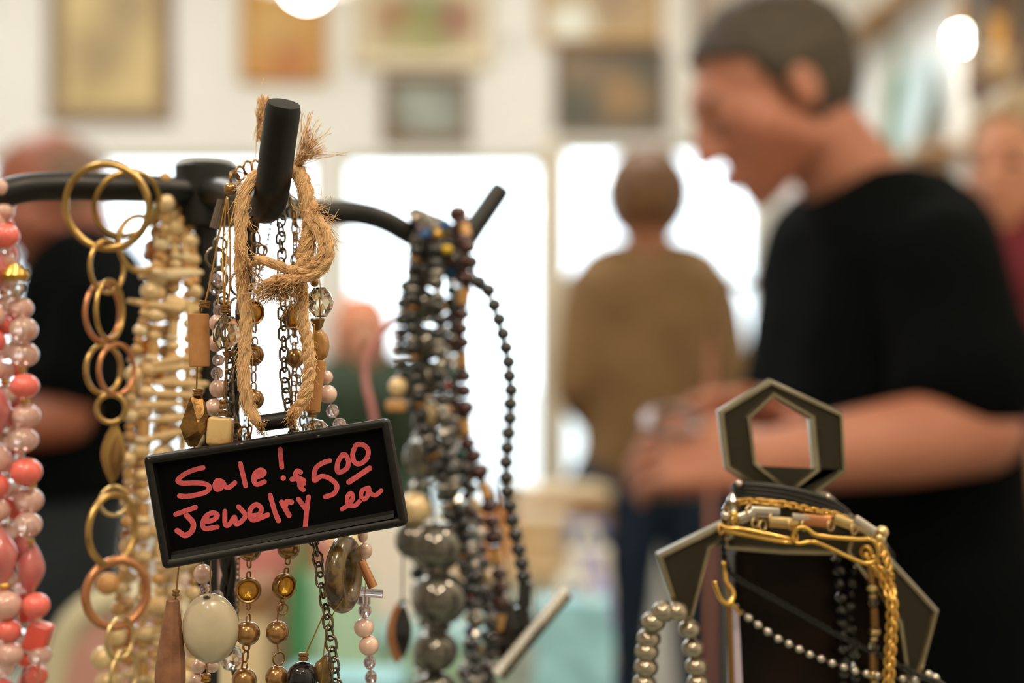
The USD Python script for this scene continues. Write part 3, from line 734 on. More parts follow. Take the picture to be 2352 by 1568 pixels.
# bald person in black at the left, stooping
F = np.array([-.96, -.2, 0]); F /= np.linalg.norm(F); L = np.cross([0, 0, 1.0], F); hips = W(165, 1080, 2.6)
D3 = 2.6
J = dict(hips=hips, neck=W(205, 600, D3), F=F, shL=W(212, 690, D3 - .16), shR=W(190, 690, D3 + .16), elL=W(150, 960, D3 - .2), elR=W(140, 960, D3 + .2), wrL=W(-40, 985, D3 - .24), wrR=W(-40, 985, D3 + .1), bulk=1.0, hem=.04, spine=W(205, 850, D3), **legs_for(hips, L, F, .085))
person('stooping person with thinning hair in a black tee at the left edge', W(110, 466, 2.6), (-.8, -.2, -.5), J,
       [('tee', 'tee_black_faded', ['torso', 'hem', *sleeves(.62, .012)], .014), ('trousers', 'trouser_slate', trousers, .012), ('shoe', 'shoe_dark', [('foot', 'L')], .01), ('shoe', 'shoe_dark', [('foot', 'R')], .01)],
       'skin_shaded', 'hair_grey', 'fringe', hs=1.08, up=(-.45, 0, .9))

# fair-haired person at the right edge, half behind the tall man
F = np.array([-.62, -.78, 0]); F /= np.linalg.norm(F); L = np.cross([0, 0, 1.0], F); hips = W(2420, 1150, 2.35)
J = dict(hips=hips, neck=W(2385, 560, 2.35), F=F, shL=W(2470, 650, 2.25), shR=W(2265, 650, 2.46), elL=W(2500, 950, 2.2), elR=W(2330, 960, 2.5), wrL=W(2360, 1080, 2.0), wrR=W(2280, 1060, 2.3), **legs_for(hips, L, F, .085))
person('fair-haired person in dark red at the right edge behind the person in black', W(2345, 375, 2.35), (-.72, -.68, -.1), J,
       [('sweater', 'sweater_red', ['torso', 'hem', *sleeves(1.9)], .014), ('trousers', 'trouser_slate', trousers, .012), ('shoe', 'shoe_dark', [('foot', 'L')], .01), ('shoe', 'shoe_dark', [('foot', 'R')], .01)],
       'skin_fair', 'hair_blond', 'bob', hs=1.02)

# small red-haired person in green, far behind the beads
F = np.array([.3, -.95, 0]); F /= np.linalg.norm(F); L = np.cross([0, 0, 1.0], F); hips = W(852, 1180, 3.9)
J = dict(hips=hips, neck=W(852, 880, 3.9), F=F, shL=W(938, 935, 3.85), shR=W(772, 935, 3.95), elL=W(960, 1090, 3.85), elR=W(748, 1090, 3.95), wrL=W(930, 1180, 3.7), wrR=W(780, 1180, 3.72), **legs_for(hips, L, F, .08, .4))
person('small red-haired person in dark green between the hanging strands', W(832, 775, 3.9), (.2, -.95, -.15), J,
       [('sweater', 'top_green', ['torso', 'hem', *sleeves(1.9)], .02), ('trousers', 'trouser_slate', trousers, .012), ('shoe', 'shoe_dark', [('foot', 'L')], .01), ('shoe', 'shoe_dark', [('foot', 'R')], .01)],
       'skin_fair', 'hair_red', 'bob', hs=.96)

# ------------------------------------------------------------------ bead shapes (all within -1..1, hole along z)
def crystal_shape(n=10, rows=((.42, .92), (.86, .5), (1.0, 0), (.86, -.5), (.42, -.92))):
    pts = [(r * math.cos((i + .5 * (k % 2)) * 2 * PI / n), r * math.sin((i + .5 * (k % 2)) * 2 * PI / n), z) for k, (r, z) in enumerate(rows) for i in range(n)]
    return trimesh.convex.convex_hull(np.array(pts))
def cyl_shape(b=.08, sides=24): return lathe([(0, -1), (1 - b, -1), (1, -1 + b * .6), (1, 1 - b * .6), (1 - b, 1), (0, 1)], sides)
def nugget_shape(seed, amp=.22, n=3):
    m = trimesh.creation.icosphere(n); v = np.array(m.vertices)
    return trimesh.Trimesh(v * (1 + amp * 2 * (meshkit.fbm(v * 1.3 + 7, 2, seed) - .5))[:, None], m.faces, process=False)
def pebble_facets(seed):
    r = np.random.default_rng(seed); p = r.normal(size=(26, 3)); p /= np.linalg.norm(p, axis=1)[:, None]
    return trimesh.convex.convex_hull(p)
SHAPE = {'ball': trimesh.creation.icosphere(3), 'blob': trimesh.creation.icosphere(2), 'crystal': crystal_shape(), 'bicone': crystal_shape(8, ((.3, 1), (1, 0), (.3, -1))),
         'cyl': cyl_shape(), 'cube': rbox((-1, -1, -1), (1, 1, 1), .35), 'nugget': nugget_shape(3), 'lump': nugget_shape(9, .3), 'egg': nugget_shape(5, .05, 4), 'facets': pebble_facets(4),
         'spool': lathe([(0, -1), (.8, -1), (1, -.8), (1, -.3), (.8, -.12), (.8, .12), (1, .3), (1, .8), (.8, 1), (0, 1)], 24),
         'taper': lathe([(0, 1), (.34, 1), (.42, .97), (.95, -.2), (1, -.6), (.8, -1), (0, -1)], 10), 'marquise': lathe([(0, 1), (.2, .93), (.62, .6), (.92, .25), (1, 0), (.92, -.25), (.62, -.6), (.2, -.93), (0, -1)], 20),
         'disc': lathe([(0, -1), (.8, -1), (1, 0), (.8, 1), (0, 1)], 22), 'cap': lathe([(0, 1), (.9, 1), (1, .8), (.7, -.4), (.45, -1), (0, -1)], 20),
         'ribbed': None, 'spike': lathe([(0, -1), (.5, -.95), (1, 0), (.5, .95), (0, 1)], 12)}
a_ = np.arange(48) * 2 * PI / 48
SHAPE['ribbed'] = trimesh.creation.extrude_polygon(sg.Polygon(np.stack([np.cos(a_) * (1 - .09 * (np.arange(48) % 4 == 0)), np.sin(a_) * (1 - .09 * (np.arange(48) % 4 == 0))], 1)), 2, engine='earcut'); SHAPE['ribbed'].apply_translation((0, 0, -1))
FACETED = {'crystal', 'bicone', 'facets', 'taper', 'ribbed'}

def B(t, kind, px, py, w, h, mat, D, tilt=0, yaw=0, name='bead', depth=None, under=None, flat=None, label=None):
    """One bead w x h photograph pixels large, tilted clockwise by tilt degrees in the picture plane."""
    s = K * D / 2
    R = rot((0, 1, 0), tilt) @ rot((0, 0, 1), yaw)
    m = xf(SHAPE[kind], (w * s, (depth or w) * s, h * s), R, W(px, py, D))
    return t.part(name, m, mat, smooth=(18 if kind in FACETED else 50) if flat is None else flat, under=under, label=label)

def ring_mesh(c, R, r, normal_yaw=0, tilt=0, oval=1.0, sides=10, n=48, lean=0):
    """A ring of radius R (world metres) facing the viewer, then turned about z by normal_yaw and tilted in its plane; oval squeezes its width."""
    a = np.arange(n) * 2 * PI / n
    p = np.stack([R * oval * np.sin(a), 0 * a, R * np.cos(a)], 1)
    p = p @ (rot((0, 0, 1), normal_yaw) @ rot((1, 0, 0), lean) @ rot((0, 1, 0), tilt)).T
    return tube(p + c, r, sides, closed=True)
def ring(t, px, py, rx, ry, thick, mat, D, tilt=0, name='ring', edge_on=False, lean=0, under=None):
    """A round ring that looks rx x ry pixels (centre line radii) because it is turned about its upright."""
    s = K * D
    yaw = math.degrees(math.acos(min(1, rx / ry))) if rx < ry else 0
    return t.part(name, ring_mesh(W(px, py, D), ry * s, thick * s / 2, yaw if not edge_on else -yaw, tilt, lean=lean), mat, smooth=True, under=under)
def link_mesh(c, u, v, L, w, r, n=28):
    """A chain link: long axis u, wide axis v."""
    a = np.arange(n) * 2 * PI / n
    h = L / 2 - w / 2
    p = np.stack([w / 2 * np.cos(a), w / 2 * np.sin(a) + np.sign(np.sin(a)) * h], 1)
    return tube(np.asarray(c) + p[:, :1] * v + p[:, 1:] * u, r, 8, closed=True)
def chain(t, pts, L, w, thick, mat, name='link', twist0=25, overlap=.72, rngseed=1):
    """A chain of links (pixels at each point's own distance) along photograph points (px, py, D)."""
    q = np.array([W(*p) for p in pts]); s = K * np.mean([p[2] for p in pts])
    L, w, r = L * s, w * s, thick * s / 2
    p = spline(q, step=L * overlap)
    tt, a, b = frames(p); g = np.random.default_rng(rngseed)
    for i in range(len(p)):
        th = math.radians(twist0 + (90 if i % 2 else 0) + g.uniform(-14, 14))
        side = np.cross(tt[i], [0, 1.0, 0]); side /= np.linalg.norm(side); fw = np.cross(tt[i], side)
        t.part(name, link_mesh(p[i], tt[i], side * math.cos(th) + fw * math.sin(th), L, w, r), mat, smooth=True)
def wire(t, pts, r_px, mat, name='wire', n=None, sides=8):
    q = np.array([W(*p) for p in pts]); s = K * np.mean([p[2] for p in pts])
    return t.part(name, tube(spline(q, n or max(12, 10 * len(pts))), r_px * s, sides), mat, smooth=True)
def strand(t, pts, cycle, thread='cord_thread', seed=0, jit=.06, tr=1.5, gap=0.0, lowpoly=True, start=0.0, thread_name='thread'):
    """Beads strung one after another along photograph points. cycle: list of (kind, w, h, material)."""
    q = np.array([W(*p) for p in pts]); s = K * np.mean([p[2] for p in pts])
    p = spline(q, 400); L = np.r_[0, np.cumsum(np.linalg.norm(np.diff(p, axis=0), axis=1))]
    g = np.random.default_rng(seed); at, i = start, 0
    while True:
        kind, w, h, mat = cycle[i % len(cycle)]
        f = 1 + g.uniform(-jit, jit); wl, hl = w * s * f, h * s * f
        if at + hl > L[-1]: break
        c = np.array([np.interp(at + hl / 2, L, p[:, k]) for k in range(3)]); d = np.array([np.interp(at + hl, L, p[:, k]) - np.interp(at, L, p[:, k]) for k in range(3)])
        k2 = 'blob' if kind == 'ball' and lowpoly else kind
        sh = SHAPE[k2]
        sc = (hl / 2, wl / 2, wl / 2) if kind == 'bar' else (wl / 2, wl / 2, hl / 2)
        c = c + g.uniform(-1, 1, 3) * wl * .05
        t.part('bead', xf(sh, sc, look(d) @ rot((0, 0, 1), g.uniform(0, 360)), c), mat, smooth=18 if kind in FACETED else True)
        at += hl + gap * s; i += 1
    t.part(thread_name, tube(spline(q, 60), tr * s / 2, 6), thread, smooth=True)

# ------------------------------------------------------------------ the black jewelry rack
DH = .62
hub = W(474, 450, DH)
rack = Thing('jewelry_rack', 'black metal jewelry rack with curved arms and upturned tips', 'jewelry rack', (hub[0], hub[1], TA))
rack.part('base', xf(lathe([(0, 0), (.085, 0), (.088, .004), (.085, .01), (.02, .014), (0, .014)], 48), at=(hub[0], hub[1], TA)), 'rack_black')
rack.part('post', tube([[hub[0], hub[1], TA + .01], [hub[0], hub[1], hub[2] - .004]], .0056, 20), 'rack_black')
rack.part('hub', xf(lathe([(0, .0145), (.0118, .0142), (.0135, .0128), (.0137, .0115), (.0137, -.0125), (.013, -.0138), (0, -.014)], 40), at=hub), 'rack_black')
def arm(pts, r0, r1, mat='rack_black', n=70):
    q = spline(np.array([W(*p) for p in pts]), n); L = np.linspace(0, 1, n)
    r = r0 + (r1 - r0) * L
    r[-1] *= .93; q2 = np.vstack([q, q[-1] + (q[-1] - q[-2]) * .06]); r = np.r_[r, r[-1] * .86]
    rack.part('arm', tube(q2, r, 24), mat, smooth=50)
arm([(474, 445, .617), (520, 442, .585), (562, 458, .553), (600, 475, .528), (617, 468, .515), (627, 425, .508), (639, 330, .502), (652, 238, .496)], .0061, .0062)
arm([(474, 452, .622), (560, 470, .63), (660, 478, .645), (740, 487, .655), (820, 489, .663), (885, 507, .668), (945, 540, .674), (1010, 572, .678), (1060, 560, .682), (1098, 510, .686), (1152, 432, .692)], .0058, .0050)
arm([(474, 444, .618), (400, 437, .606), (330, 433, .597), (240, 430, .590), (160, 427, .585), (80, 430, .581), (20, 441, .577), (-50, 472, .573), (-110, 480, .570), (-160, 430, .568), (-190, 350, .566)], .0058, .0060)

# ------------------------------------------------------------------ the chalk sign
SD = .4985
uu = W(880, 955, SD) - W(345, 1040, SD); U = uu / np.linalg.norm(uu); V = np.array([-U[2] * 0 - U[2], 0, U[0]]); N = np.array([0, -1.0, 0])
TL = W(334, 1046, SD); s5 = K * SD
def S(px, py):
    """Sign coordinates (along, down) in metres of a photograph pixel."""
    d = W(px, py, SD) - TL; return np.array([d @ U, d @ V])
Lw, Hw = 568 * s5, 262 * s5
def sgn(poly_mesh):
    """Takes (along, up, out) to the world."""
    v = np.array(poly_mesh.vertices)
    return trimesh.Trimesh(TL + v[:, :1] * U + v[:, 1:2] * V + v[:, 2:3] * N, poly_mesh.faces, process=False)
sign = Thing('price_sign', 'small black framed chalkboard sign with pink handwritten sale prices, hung by twine', 'sign', TL + U * Lw / 2)
outline = np.array([(0, 0), (Lw, -2 * s5), (Lw + 5 * s5, -250 * s5), (4 * s5, -262 * s5)])
outer = sg.Polygon(outline).buffer(-12 * s5).buffer(12 * s5, quad_segs=8)
def mitre(ring_, d):
    """The same number of points, moved inwards by d."""
    p = np.asarray(ring_); e = np.roll(p, -1, 0) - p; e /= np.linalg.norm(e, axis=1)[:, None]
    nrm = np.stack([-e[:, 1], e[:, 0]], 1); pn = np.roll(nrm, 1, 0)
    m = nrm + pn; m /= (m * nrm).sum(1)[:, None] + 1e-12
    return p + m * d
def shell(rings):
    """Lofts closed rings of equal length ((n, 3) arrays)."""
    n = len(rings[0]); v = np.vstack(rings); f = []
    for k in range(len(rings) - 1):
        i = np.arange(n); j = (i + 1) % n
        f += [np.stack([k * n + i, k * n + j, (k + 1) * n + j], 1), np.stack([k * n + i, (k + 1) * n + j, (k + 1) * n + i], 1)]
    return trimesh.Trimesh(v, np.vstack(f), process=False)
oc = np.array(outer.exterior.coords)[:-1]
if sg.LinearRing(oc).is_ccw is False: oc = oc[::-1]
oq = outline if sg.LinearRing(outline).is_ccw else outline[::-1]
def lvl(d, h):
    """The sign's outline moved in by d, its corners rounded, at the height h."""
    c = mitre(oq, d); r = max(15 * s5 - d, 3 * s5); out = []
    for i in range(4):
        p, a, b = c[i], c[i - 1], c[(i + 1) % 4]
        u, w = p + (a - p) / np.linalg.norm(a - p) * r, p + (b - p) / np.linalg.norm(b - p) * r
        out += [u * (1 - t) ** 2 + 2 * p * t * (1 - t) + w * t ** 2 for t in np.linspace(0, 1, 8)]
    return np.c_[np.array(out), np.full(32, h)]
z0 = .0042
sign.part('frame', sgn(shell([lvl(2 * s5, -.0024), lvl(0, -.0016), lvl(0, z0 - .0012), lvl(3 * s5, z0 - .0003), lvl(7 * s5, z0), lvl(14 * s5, z0), lvl(19 * s5, z0 - .0006), lvl(23 * s5, z0 - .003)])), 'sign_black', smooth=35)
inner = sg.Polygon(lvl(21 * s5, 0)[:, :2])
pn = trimesh.creation.extrude_polygon(inner, .0036, engine='earcut'); pn.apply_translation((0, 0, -.0024))
sign.part('slate_panel', sgn(pn), 'slate', smooth=False)
# the sloping ledge inside the lower edge
a0, a1 = S(395, 1282), S(908, 1186)
cs = [(0, z0 - .003), (0, z0 - .0008), (9 * s5, z0 - .0012), (16 * s5, z0 - .003)]
v = [(*(np.array(e) + [0, w]), h) for e, sg_ in ((a0 + [4 * s5, 0], 1), (a1, -1)) for w, h in cs]
sign.part('chalk_ledge', sgn(trimesh.convex.convex_hull(np.array(v))), 'sign_black', smooth=False)
q = np.array([W(598, 972, .5), W(664, 963, .5)])
sign.part('hanging_loop', tube(np.linspace(q[0], q[1], 8), 19 * s5, 24), 'sign_black', smooth=50)
for k, (x, y) in enumerate(((550, 1020), (560, 1017), (638, 1001), (735, 998), (350, 1050))):
    sign.part('chip', sgn(xf(trimesh.creation.icosphere(1), (4 * s5, 1.6 * s5, .0001), at=(*S(x, y), z0 - .0001))), 'chip_grey')
f6 = 620 / 2352
def hand_writing(name, strokes, wpx=5.6):
    """Strokes in pixels of the enlarged sign (3.79 x)."""
    shapes = []
    for st in strokes:
        r = wpx
        if isinstance(st, tuple): st, r = st
        p = np.array([S(320 + x * f6, 920 + y * f6) for x, y in st])
        if len(p) > 2: p = spline(p, 10 * len(p))
        shapes.append((sg.LineString(p) if len(p) > 1 else sg.Point(p[0])).buffer(r * s5, quad_segs=6))
    u = shapes[0]
    for x in shapes[1:]: u = u.union(x)
    for g in getattr(u, 'geoms', [u]):
        m = trimesh.creation.extrude_polygon(g.simplify(.15 * s5), .0001, engine='earcut'); m.apply_translation((0, 0, .0012))
        sign.part(name, sgn(m), 'chalk_pink', smooth=False)
hand_writing('letter', [[(562, 580), (480, 600), (395, 640), (342, 690), (380, 715), (480, 712), (570, 718), (618, 748), (590, 790), (500, 818), (420, 830), (357, 826)]])
hand_writing('letter', [[(735, 705), (690, 690), (665, 730), (680, 768), (715, 760), (740, 720), (755, 745), (790, 750), (838, 712)], [(700, 725), (690, 750)]], 5.6)
hand_writing('letter', [[(886, 545), (932, 737)]])
hand_writing('letter', [[(1005, 665), (1070, 650), (1095, 620), (1060, 600), (1015, 630), (1003, 690), (1030, 725), (1095, 703)], [(1030, 640), (1060, 625)]])
hand_writing('exclamation_mark', [[(1232, 420), (1246, 575)], ([(1259, 670)], 6.2)])
hand_writing('dollar_sign', [[(1410, 620), (1380, 608), (1365, 640), (1390, 670), (1435, 690), (1430, 725), (1400, 735)], [(1335, 680), (1395, 672)], [(1395, 690), (1412, 750), (1432, 772)], ([(1410, 690)], 7)])
hand_writing('digit', [[(1662, 520), (1600, 540), (1540, 590), (1530, 690), (1590, 655), (1660, 672), (1725, 735), (1700, 805), (1625, 833)]])
hand_writing('digit', [[(1775, 465), (1735, 530), (1728, 605), (1760, 618), (1815, 580), (1825, 520), (1800, 470), (1775, 465)]])
hand_writing('digit', [[(1890, 385), (1863, 460), (1880, 535), (1930, 545), (1985, 500), (1998, 430), (1960, 385), (1910, 378), (1890, 385)]])
hand_writing('underline', [[(1830, 705), (1920, 645), (2010, 585)]], 6.2)
hand_writing('letter', [[(325, 985), (495, 925)]], 5.8)
hand_writing('letter', [[(420, 995), (475, 1060), (465, 1130), (405, 1168), (338, 1128)]], 6.4)
hand_writing('letter', [[(575, 1050), (650, 1035), (688, 995), (650, 972), (590, 1000), (560, 1060), (580, 1110), (685, 1095)], [(590, 1020), (600, 1000)]])
hand_writing('letter', [[(752, 960), (755, 1070), (790, 1075), (835, 1010), (845, 1065), (880, 1060), (930, 1000), (900, 950), (870, 920)]])
hand_writing('letter', [[(985, 1000), (1050, 985), (1068, 935), (1025, 900), (975, 940), (970, 1000), (1005, 1035), (1125, 990)]], 5.8)
hand_writing('letter', [[(1145, 820), (1185, 960), (1220, 1040)], [(1185, 960), (1215, 1040)]])
hand_writing('letter', [[(1245, 880), (1310, 995)], [(1275, 925), (1290, 875), (1330, 880)]], 6)
hand_writing('letter', [[(1392, 855), (1455, 940)], [(1478, 835), (1462, 960), (1448, 1130)]], 5.6)
hand_writing('letter', [[(1770, 940), (1830, 900), (1865, 840), (1845, 800), (1815, 840), (1830, 905), (1880, 910), (1925, 870)]], 5.2)
hand_writing('letter', [[(1985, 760), (1945, 780), (1935, 830), (1960, 855), (1990, 830), (2000, 755), (2015, 800), (2060, 820), (2110, 780)]], 5.2)

# ------------------------------------------------------------------ jute twine that ties the sign to the front arm
twine = Thing('jute_twine', 'frayed jute twine tied in a bow round the front arm, holding the price sign', 'twine', W(640, 430, .51))
FIB = []
def rope(pts, width, plies=3, turns=5.0, D0=.5, frays=(False, False)):
    """A twisted twine (px, py, D) with fuzz."""
    q = np.array([W(*p) for p in pts]); n = 90
    c = spline(q, n); tt, a, b = frames(c); s = K * .5
    Lx = np.linspace(0, 1, n); rr = width * s
    for k in range(plies):
        ph = 2 * PI * k / plies + turns * 2 * PI * Lx
        off = (np.cos(ph)[:, None] * a + np.sin(ph)[:, None] * b) * rr * .42
        wob = meshkit.noise(c * 900 + k * 7.3)[:, None]
        rad = rr * .60 * (1 + .5 * (wob[:, 0] - .5))
        m = tube(c + off, rad, 12)
        twine.part('ply', roughen(m, rr * .26, 2400, k), 'jute', smooth=True)
        g = np.random.default_rng(len(FIB) + k)
        for _ in range(int(np.linalg.norm(np.diff(c, axis=0), axis=1).sum() / 1.5e-4)):
            i0 = int(g.integers(0, n - 14)); l = int(g.integers(8, 14)); ang = g.uniform(0, 2 * PI)
            idx = np.arange(i0, i0 + l, 2)
            ro = rad[idx] * g.uniform(.9, 1.22)
            lift = np.linspace(0, 1, len(idx)) ** 2 * g.exponential(rr * .35) * (g.random() < .35)
            aa = ang + g.uniform(-.5, .5) * np.linspace(0, 1, len(idx))
            FIB.append((c + off)[idx] + (np.cos(aa)[:, None] * a[idx] + np.sin(aa)[:, None] * b[idx]) * (ro + lift)[:, None])
rope([(606, 396, .522), (582, 410, .512), (560, 455, .506), (553, 520, .505), (552, 590, .503), (558, 670, .502), (566, 740, .501), (560, 820, .5), (562, 890, .499), (575, 945, .499), (606, 982, .499)], 13)
rope([(666, 380, .522), (690, 402, .513), (704, 450, .507), (712, 510, .505), (704, 570, .503), (690, 630, .502)], 18, turns=3)
rope([(694, 640, .504), (695, 720, .502), (706, 790, .501), (711, 850, .5), (700, 905, .499), (676, 950, .499), (656, 968, .499)], 13)
rope([(612, 396, .522), (640, 388, .527), (668, 384, .523)], 16, turns=2)
rope([(716, 490, .503), (744, 520, .499), (757, 566, .497), (750, 605, .497), (720, 632, .497), (680, 642, .497), (640, 640, .497), (606, 652, .498)], 10, turns=3)
rope([(706, 500, .503), (735, 540, .500), (742, 575, .498), (724, 606, .498), (690, 624, .498), (650, 614, .498), (612, 600, .498), (588, 596, .499)], 11, turns=3)
g = np.random.default_rng(77)
def tuft(x, y, D, n, ends, spread, curl=10):
    """Loose frayed fibres from (x, y) to about the pixels ends."""
    for _ in range(n):
        e = ends[int(g.integers(len(ends)))]; e = np.array(e) + g.normal(size=2) * spread * np.array([1, .8])
        s0 = np.array([x, y]) + g.normal(size=2) * 6
        u = np.linspace(0, 1, 9)[:, None]
        m = s0 + (e - s0) * u + np.cumsum(g.normal(size=(9, 2)), 0) * curl / 9 * u
        FIB.append(np.array([W(a, b, D + .004 * g.normal() * .5) for a, b in m]))
tuft(600, 318, .523, 170, [(598, 226), (606, 232), (594, 250), (612, 225)], 4, 8)
tuft(682, 378, .516, 90, [(724, 330), (738, 338), (735, 350), (716, 318)], 8, 14)
tuft(682, 375, .516, 46, [(712, 262), (726, 290), (700, 300), (732, 300)], 7, 16)
tuft(684, 362, .514, 8, [(792, 352), (800, 350), (760, 300)], 9, 18)
tuft(640, 645, .498, 240, [(590, 668), (600, 690), (640, 684), (660, 680), (620, 676)], 14, 18)
tuft(690, 640, .498, 190, [(600, 678), (650, 688), (690, 660)], 14, 14)
tuft(720, 480, .503, 60, [(770, 520), (760, 560), (750, 600), (745, 480)], 10, 20)
tuft(570, 600, .5, 70, [(540, 560), (545, 640), (600, 610), (590, 650)], 12, 16)
tuft(604, 968, .498, 60, [(600, 985), (594, 990), (604, 1000)], 6, 5)
tuft(672, 942, .498, 70, [(664, 960), (680, 985), (660, 975)], 7, 8)
tuft(605, 200, .525, 1, [(612, 180)], 3, 6)
for _ in range(120):
    i = int(g.integers(len(FIB)))
    b = FIB[i][0]; e = g.normal(size=3) * .0035; e[1] *= .4
    u = np.linspace(0, 1, 7)[:, None]
    FIB.append(b + e * u + np.cumsum(g.normal(size=(7, 3)), 0) * .0004 * u)
def curves(path, lines, width, mat):
    c = UsdGeom.BasisCurves.Define(stage, path); c.CreateTypeAttr('linear')
    c.CreateCurveVertexCountsAttr(Vt.IntArray([len(x) for x in lines]))
    c.CreatePointsAttr(Vt.Vec3fArray.FromNumpy(np.vstack(lines).astype(np.float32)))
    c.CreateWidthsAttr(Vt.FloatArray([width])); c.SetWidthsInterpolation('constant')
    UsdShade.MaterialBindingAPI.Apply(c.GetPrim()).Bind(M[mat])
    return c.GetPrim()
cp = curves(free(twine.path, 'fuzz'), [x - twine.o for x in FIB], .00016, 'jute_fibre')
cp.SetCustomDataByKey('kind', 'stuff'); cp.SetCustomDataByKey('label', 'loose frayed fibres of the twine')

# ------------------------------------------------------------------ necklaces over the front arm (in focus)
def over_arm(t, x, y, D, name='strung_wire', mat='bronze', r=1.6):
    """The wire by which a necklace lies over the front arm."""
    wire(t, [(x - 2, y + 40, D), (x + 6, y - 8, D + .012), (612, 424, .548), (650, 440, .548)], r, mat, name)

# wooden and bronze wire necklace, left leg
n1 = Thing('wire_necklace', 'bronze wire necklace with wood cylinder, faceted bronze nugget and long wooden drop', 'necklace', W(540, 400, .52), None)
for x, y, tl in ((552, 398, -40), (570, 386, -62), (588, 384, -80), (540, 412, -20)):
    ring(n1, x, y, 8, 15, 6, 'bronze', .522, tilt=tl, name='link')
B(n1, 'ball', 529, 434, 30, 30, 'bronze_pearl', .517, name='bead')
over_arm(n1, 530, 400, .52, r=2)
for x, y in ((502, 492),): B(n1, 'ribbed', x, y, 24, 68, 'smoke_tube', .522, tilt=16, name='metal_tube')
for pts in ([(521, 452, .516), (503, 540, .513), (484, 640, .51), (470, 700, .508)], [(522, 454, .514), (512, 560, .512), (513, 640, .508), (514, 706, .506)], [(523, 454, .512), (528, 540, .51), (528, 640, .507), (524, 706, .505)]):
    wire(n1, pts, 2.2, 'brass')
B(n1, 'spool', 470, 698, 26, 17, 'bronze', .507, tilt=8, name='spacer')
B(n1, 'cyl', 457, 781, 48, 121, 'bead_wood', .506, tilt=-1, name='wooden_bead')
wire(n1, [(468, 690, .507), (458, 722, .506), (453, 842, .505), (451, 905, .504)], 2, 'bronze')
B(n1, 'spool', 454, 901, 24, 17, 'bronze', .503, tilt=3, name='spacer')
B(n1, 'facets', 447, 968, 68, 122, 'nugget_bronze', .503, tilt=3, name='nugget', depth=50)
wire(n1, [(447, 1020, .504), (430, 1180, .506), (411, 1300, .505), (405, 1360, .504), (402, 1380, .504)], 2, 'bronze')
B(n1, 'spool', 404, 1361, 17, 15, 'bronze', .503, tilt=4, name='spacer')
B(n1, 'taper', 393, 1492, 72, 232, 'taper_wood', .503, tilt=2, name='wooden_drop')

n2 = Thing('wire_necklace', 'bronze wire necklace with champagne crystal, cream nugget and big ivory stone', 'necklace', W(560, 420, .53), None)
over_arm(n2, 545, 420, .525)
wire(n2, [(543, 455, .525), (522, 560, .515), (516, 705, .507)], 2, 'brass')
B(n2, 'spool', 518, 709, 25, 20, 'bronze', .505, name='spacer')
B(n2, 'crystal', 520, 764, 66, 84, 'crystal', .504, tilt=6, name='crystal', label='champagne faceted crystal')
B(n2, 'cap', 524, 814, 28, 14, 'bronze', .504, name='bead_cap')
wire(n2, [(519, 705, .505), (519, 820, .504), (514, 920, .503), (511, 935, .503)], 2, 'bronze')
B(n2, 'spool', 512, 928, 16, 22, 'bronze', .502, name='spacer'); B(n2, 'spool', 511, 948, 24, 13, 'bronze', .502, name='spacer')
B(n2, 'cube', 506, 990, 58, 66, 'cream_stone', .503, tilt=4, name='stone_bead', depth=40)
wire(n2, [(508, 1020, .505), (495, 1150, .507), (484, 1290, .505), (484, 1372, .503)], 1.6, 'bronze')
B(n2, 'egg', 484, 1443, 130, 158, 'ivory_stone', .503, tilt=-4, name='stone_bead', depth=90)
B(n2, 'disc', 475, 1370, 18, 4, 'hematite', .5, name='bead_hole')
wire(n2, [(476, 1515, .503), (474, 1568, .502), (472, 1640, .503)], 1.8, 'bronze')
B(n2, 'spool', 473, 1556, 22, 18, 'brass', .502, name='spacer')

n3 = Thing('wire_necklace', 'bronze wire necklace with crystal, tan stone and mottled horn ring, right of the twine', 'necklace', W(720, 560, .52), None)
wire(n3, [(650, 440, .548), (690, 470, .535), (722, 600, .52), (735, 655, .512), (735, 742, .51)], 1.6, 'bronze')
B(n3, 'blob', 722, 648, 20, 22, 'bronze', .515, name='bead')
B(n3, 'crystal', 735, 694, 62, 74, 'crystal', .511, tilt=-3, name='crystal', label='champagne faceted crystal')
B(n3, 'cap', 729, 744, 34, 26, 'bronze', .511, name='bead_cap')
B(n3, 'lump', 732, 792, 48, 78, 'tan_stone', .511, tilt=-3, name='stone_bead', depth=34)
wire(n3, [(722, 745, .506), (718, 800, .505), (716, 826, .506)], 1.6, 'brass')
B(n3, 'cyl', 724, 886, 36, 120, 'bead_wood', .51, tilt=6, name='wooden_bead')
B(n3, 'spool', 716, 950, 22, 16, 'bronze', .508, name='spacer')
B(n3, 'crystal', 728, 982, 54, 40, 'crystal', .508, name='crystal', tilt=14)
wire(n3, [(716, 950, .507), (740, 1080, .508), (790, 1215, .507), (775, 1330, .505), (730, 1440, .503), (703, 1500, .503), (699, 1512, .502)], 1.6, 'brass')
ring_c = W(790, 1318, .508)
n3.part('horn_ring', ring_mesh(ring_c, 68 * s5, 23 * s5, 78, 3, lean=0, sides=16), 'horn', smooth=True, label='mottled horn ring')
B(n3, 'cyl', 843, 1318, 22, 66, 'rose_copper', .508, tilt=-26, name='copper_tube')
wire(n3, [(776, 1326, .498), (752, 1345, .499), (742, 1370, .5)], 1.2, 'brass'); wire(n3, [(788, 1374, .497), (764, 1412, .499), (748, 1460, .5), (738, 1570, .5)], 1.2, 'brass')
B(n3, 'spool', 697, 1507, 24, 18, 'bronze', .502, name='spacer')
B(n3, 'ball', 694, 1557, 72, 76, 'hematite', .502, name='hematite_bead')
B(n3, 'lump', 745, 1540, 44, 76, 'horn', .506, name='horn_chip', tilt=8)

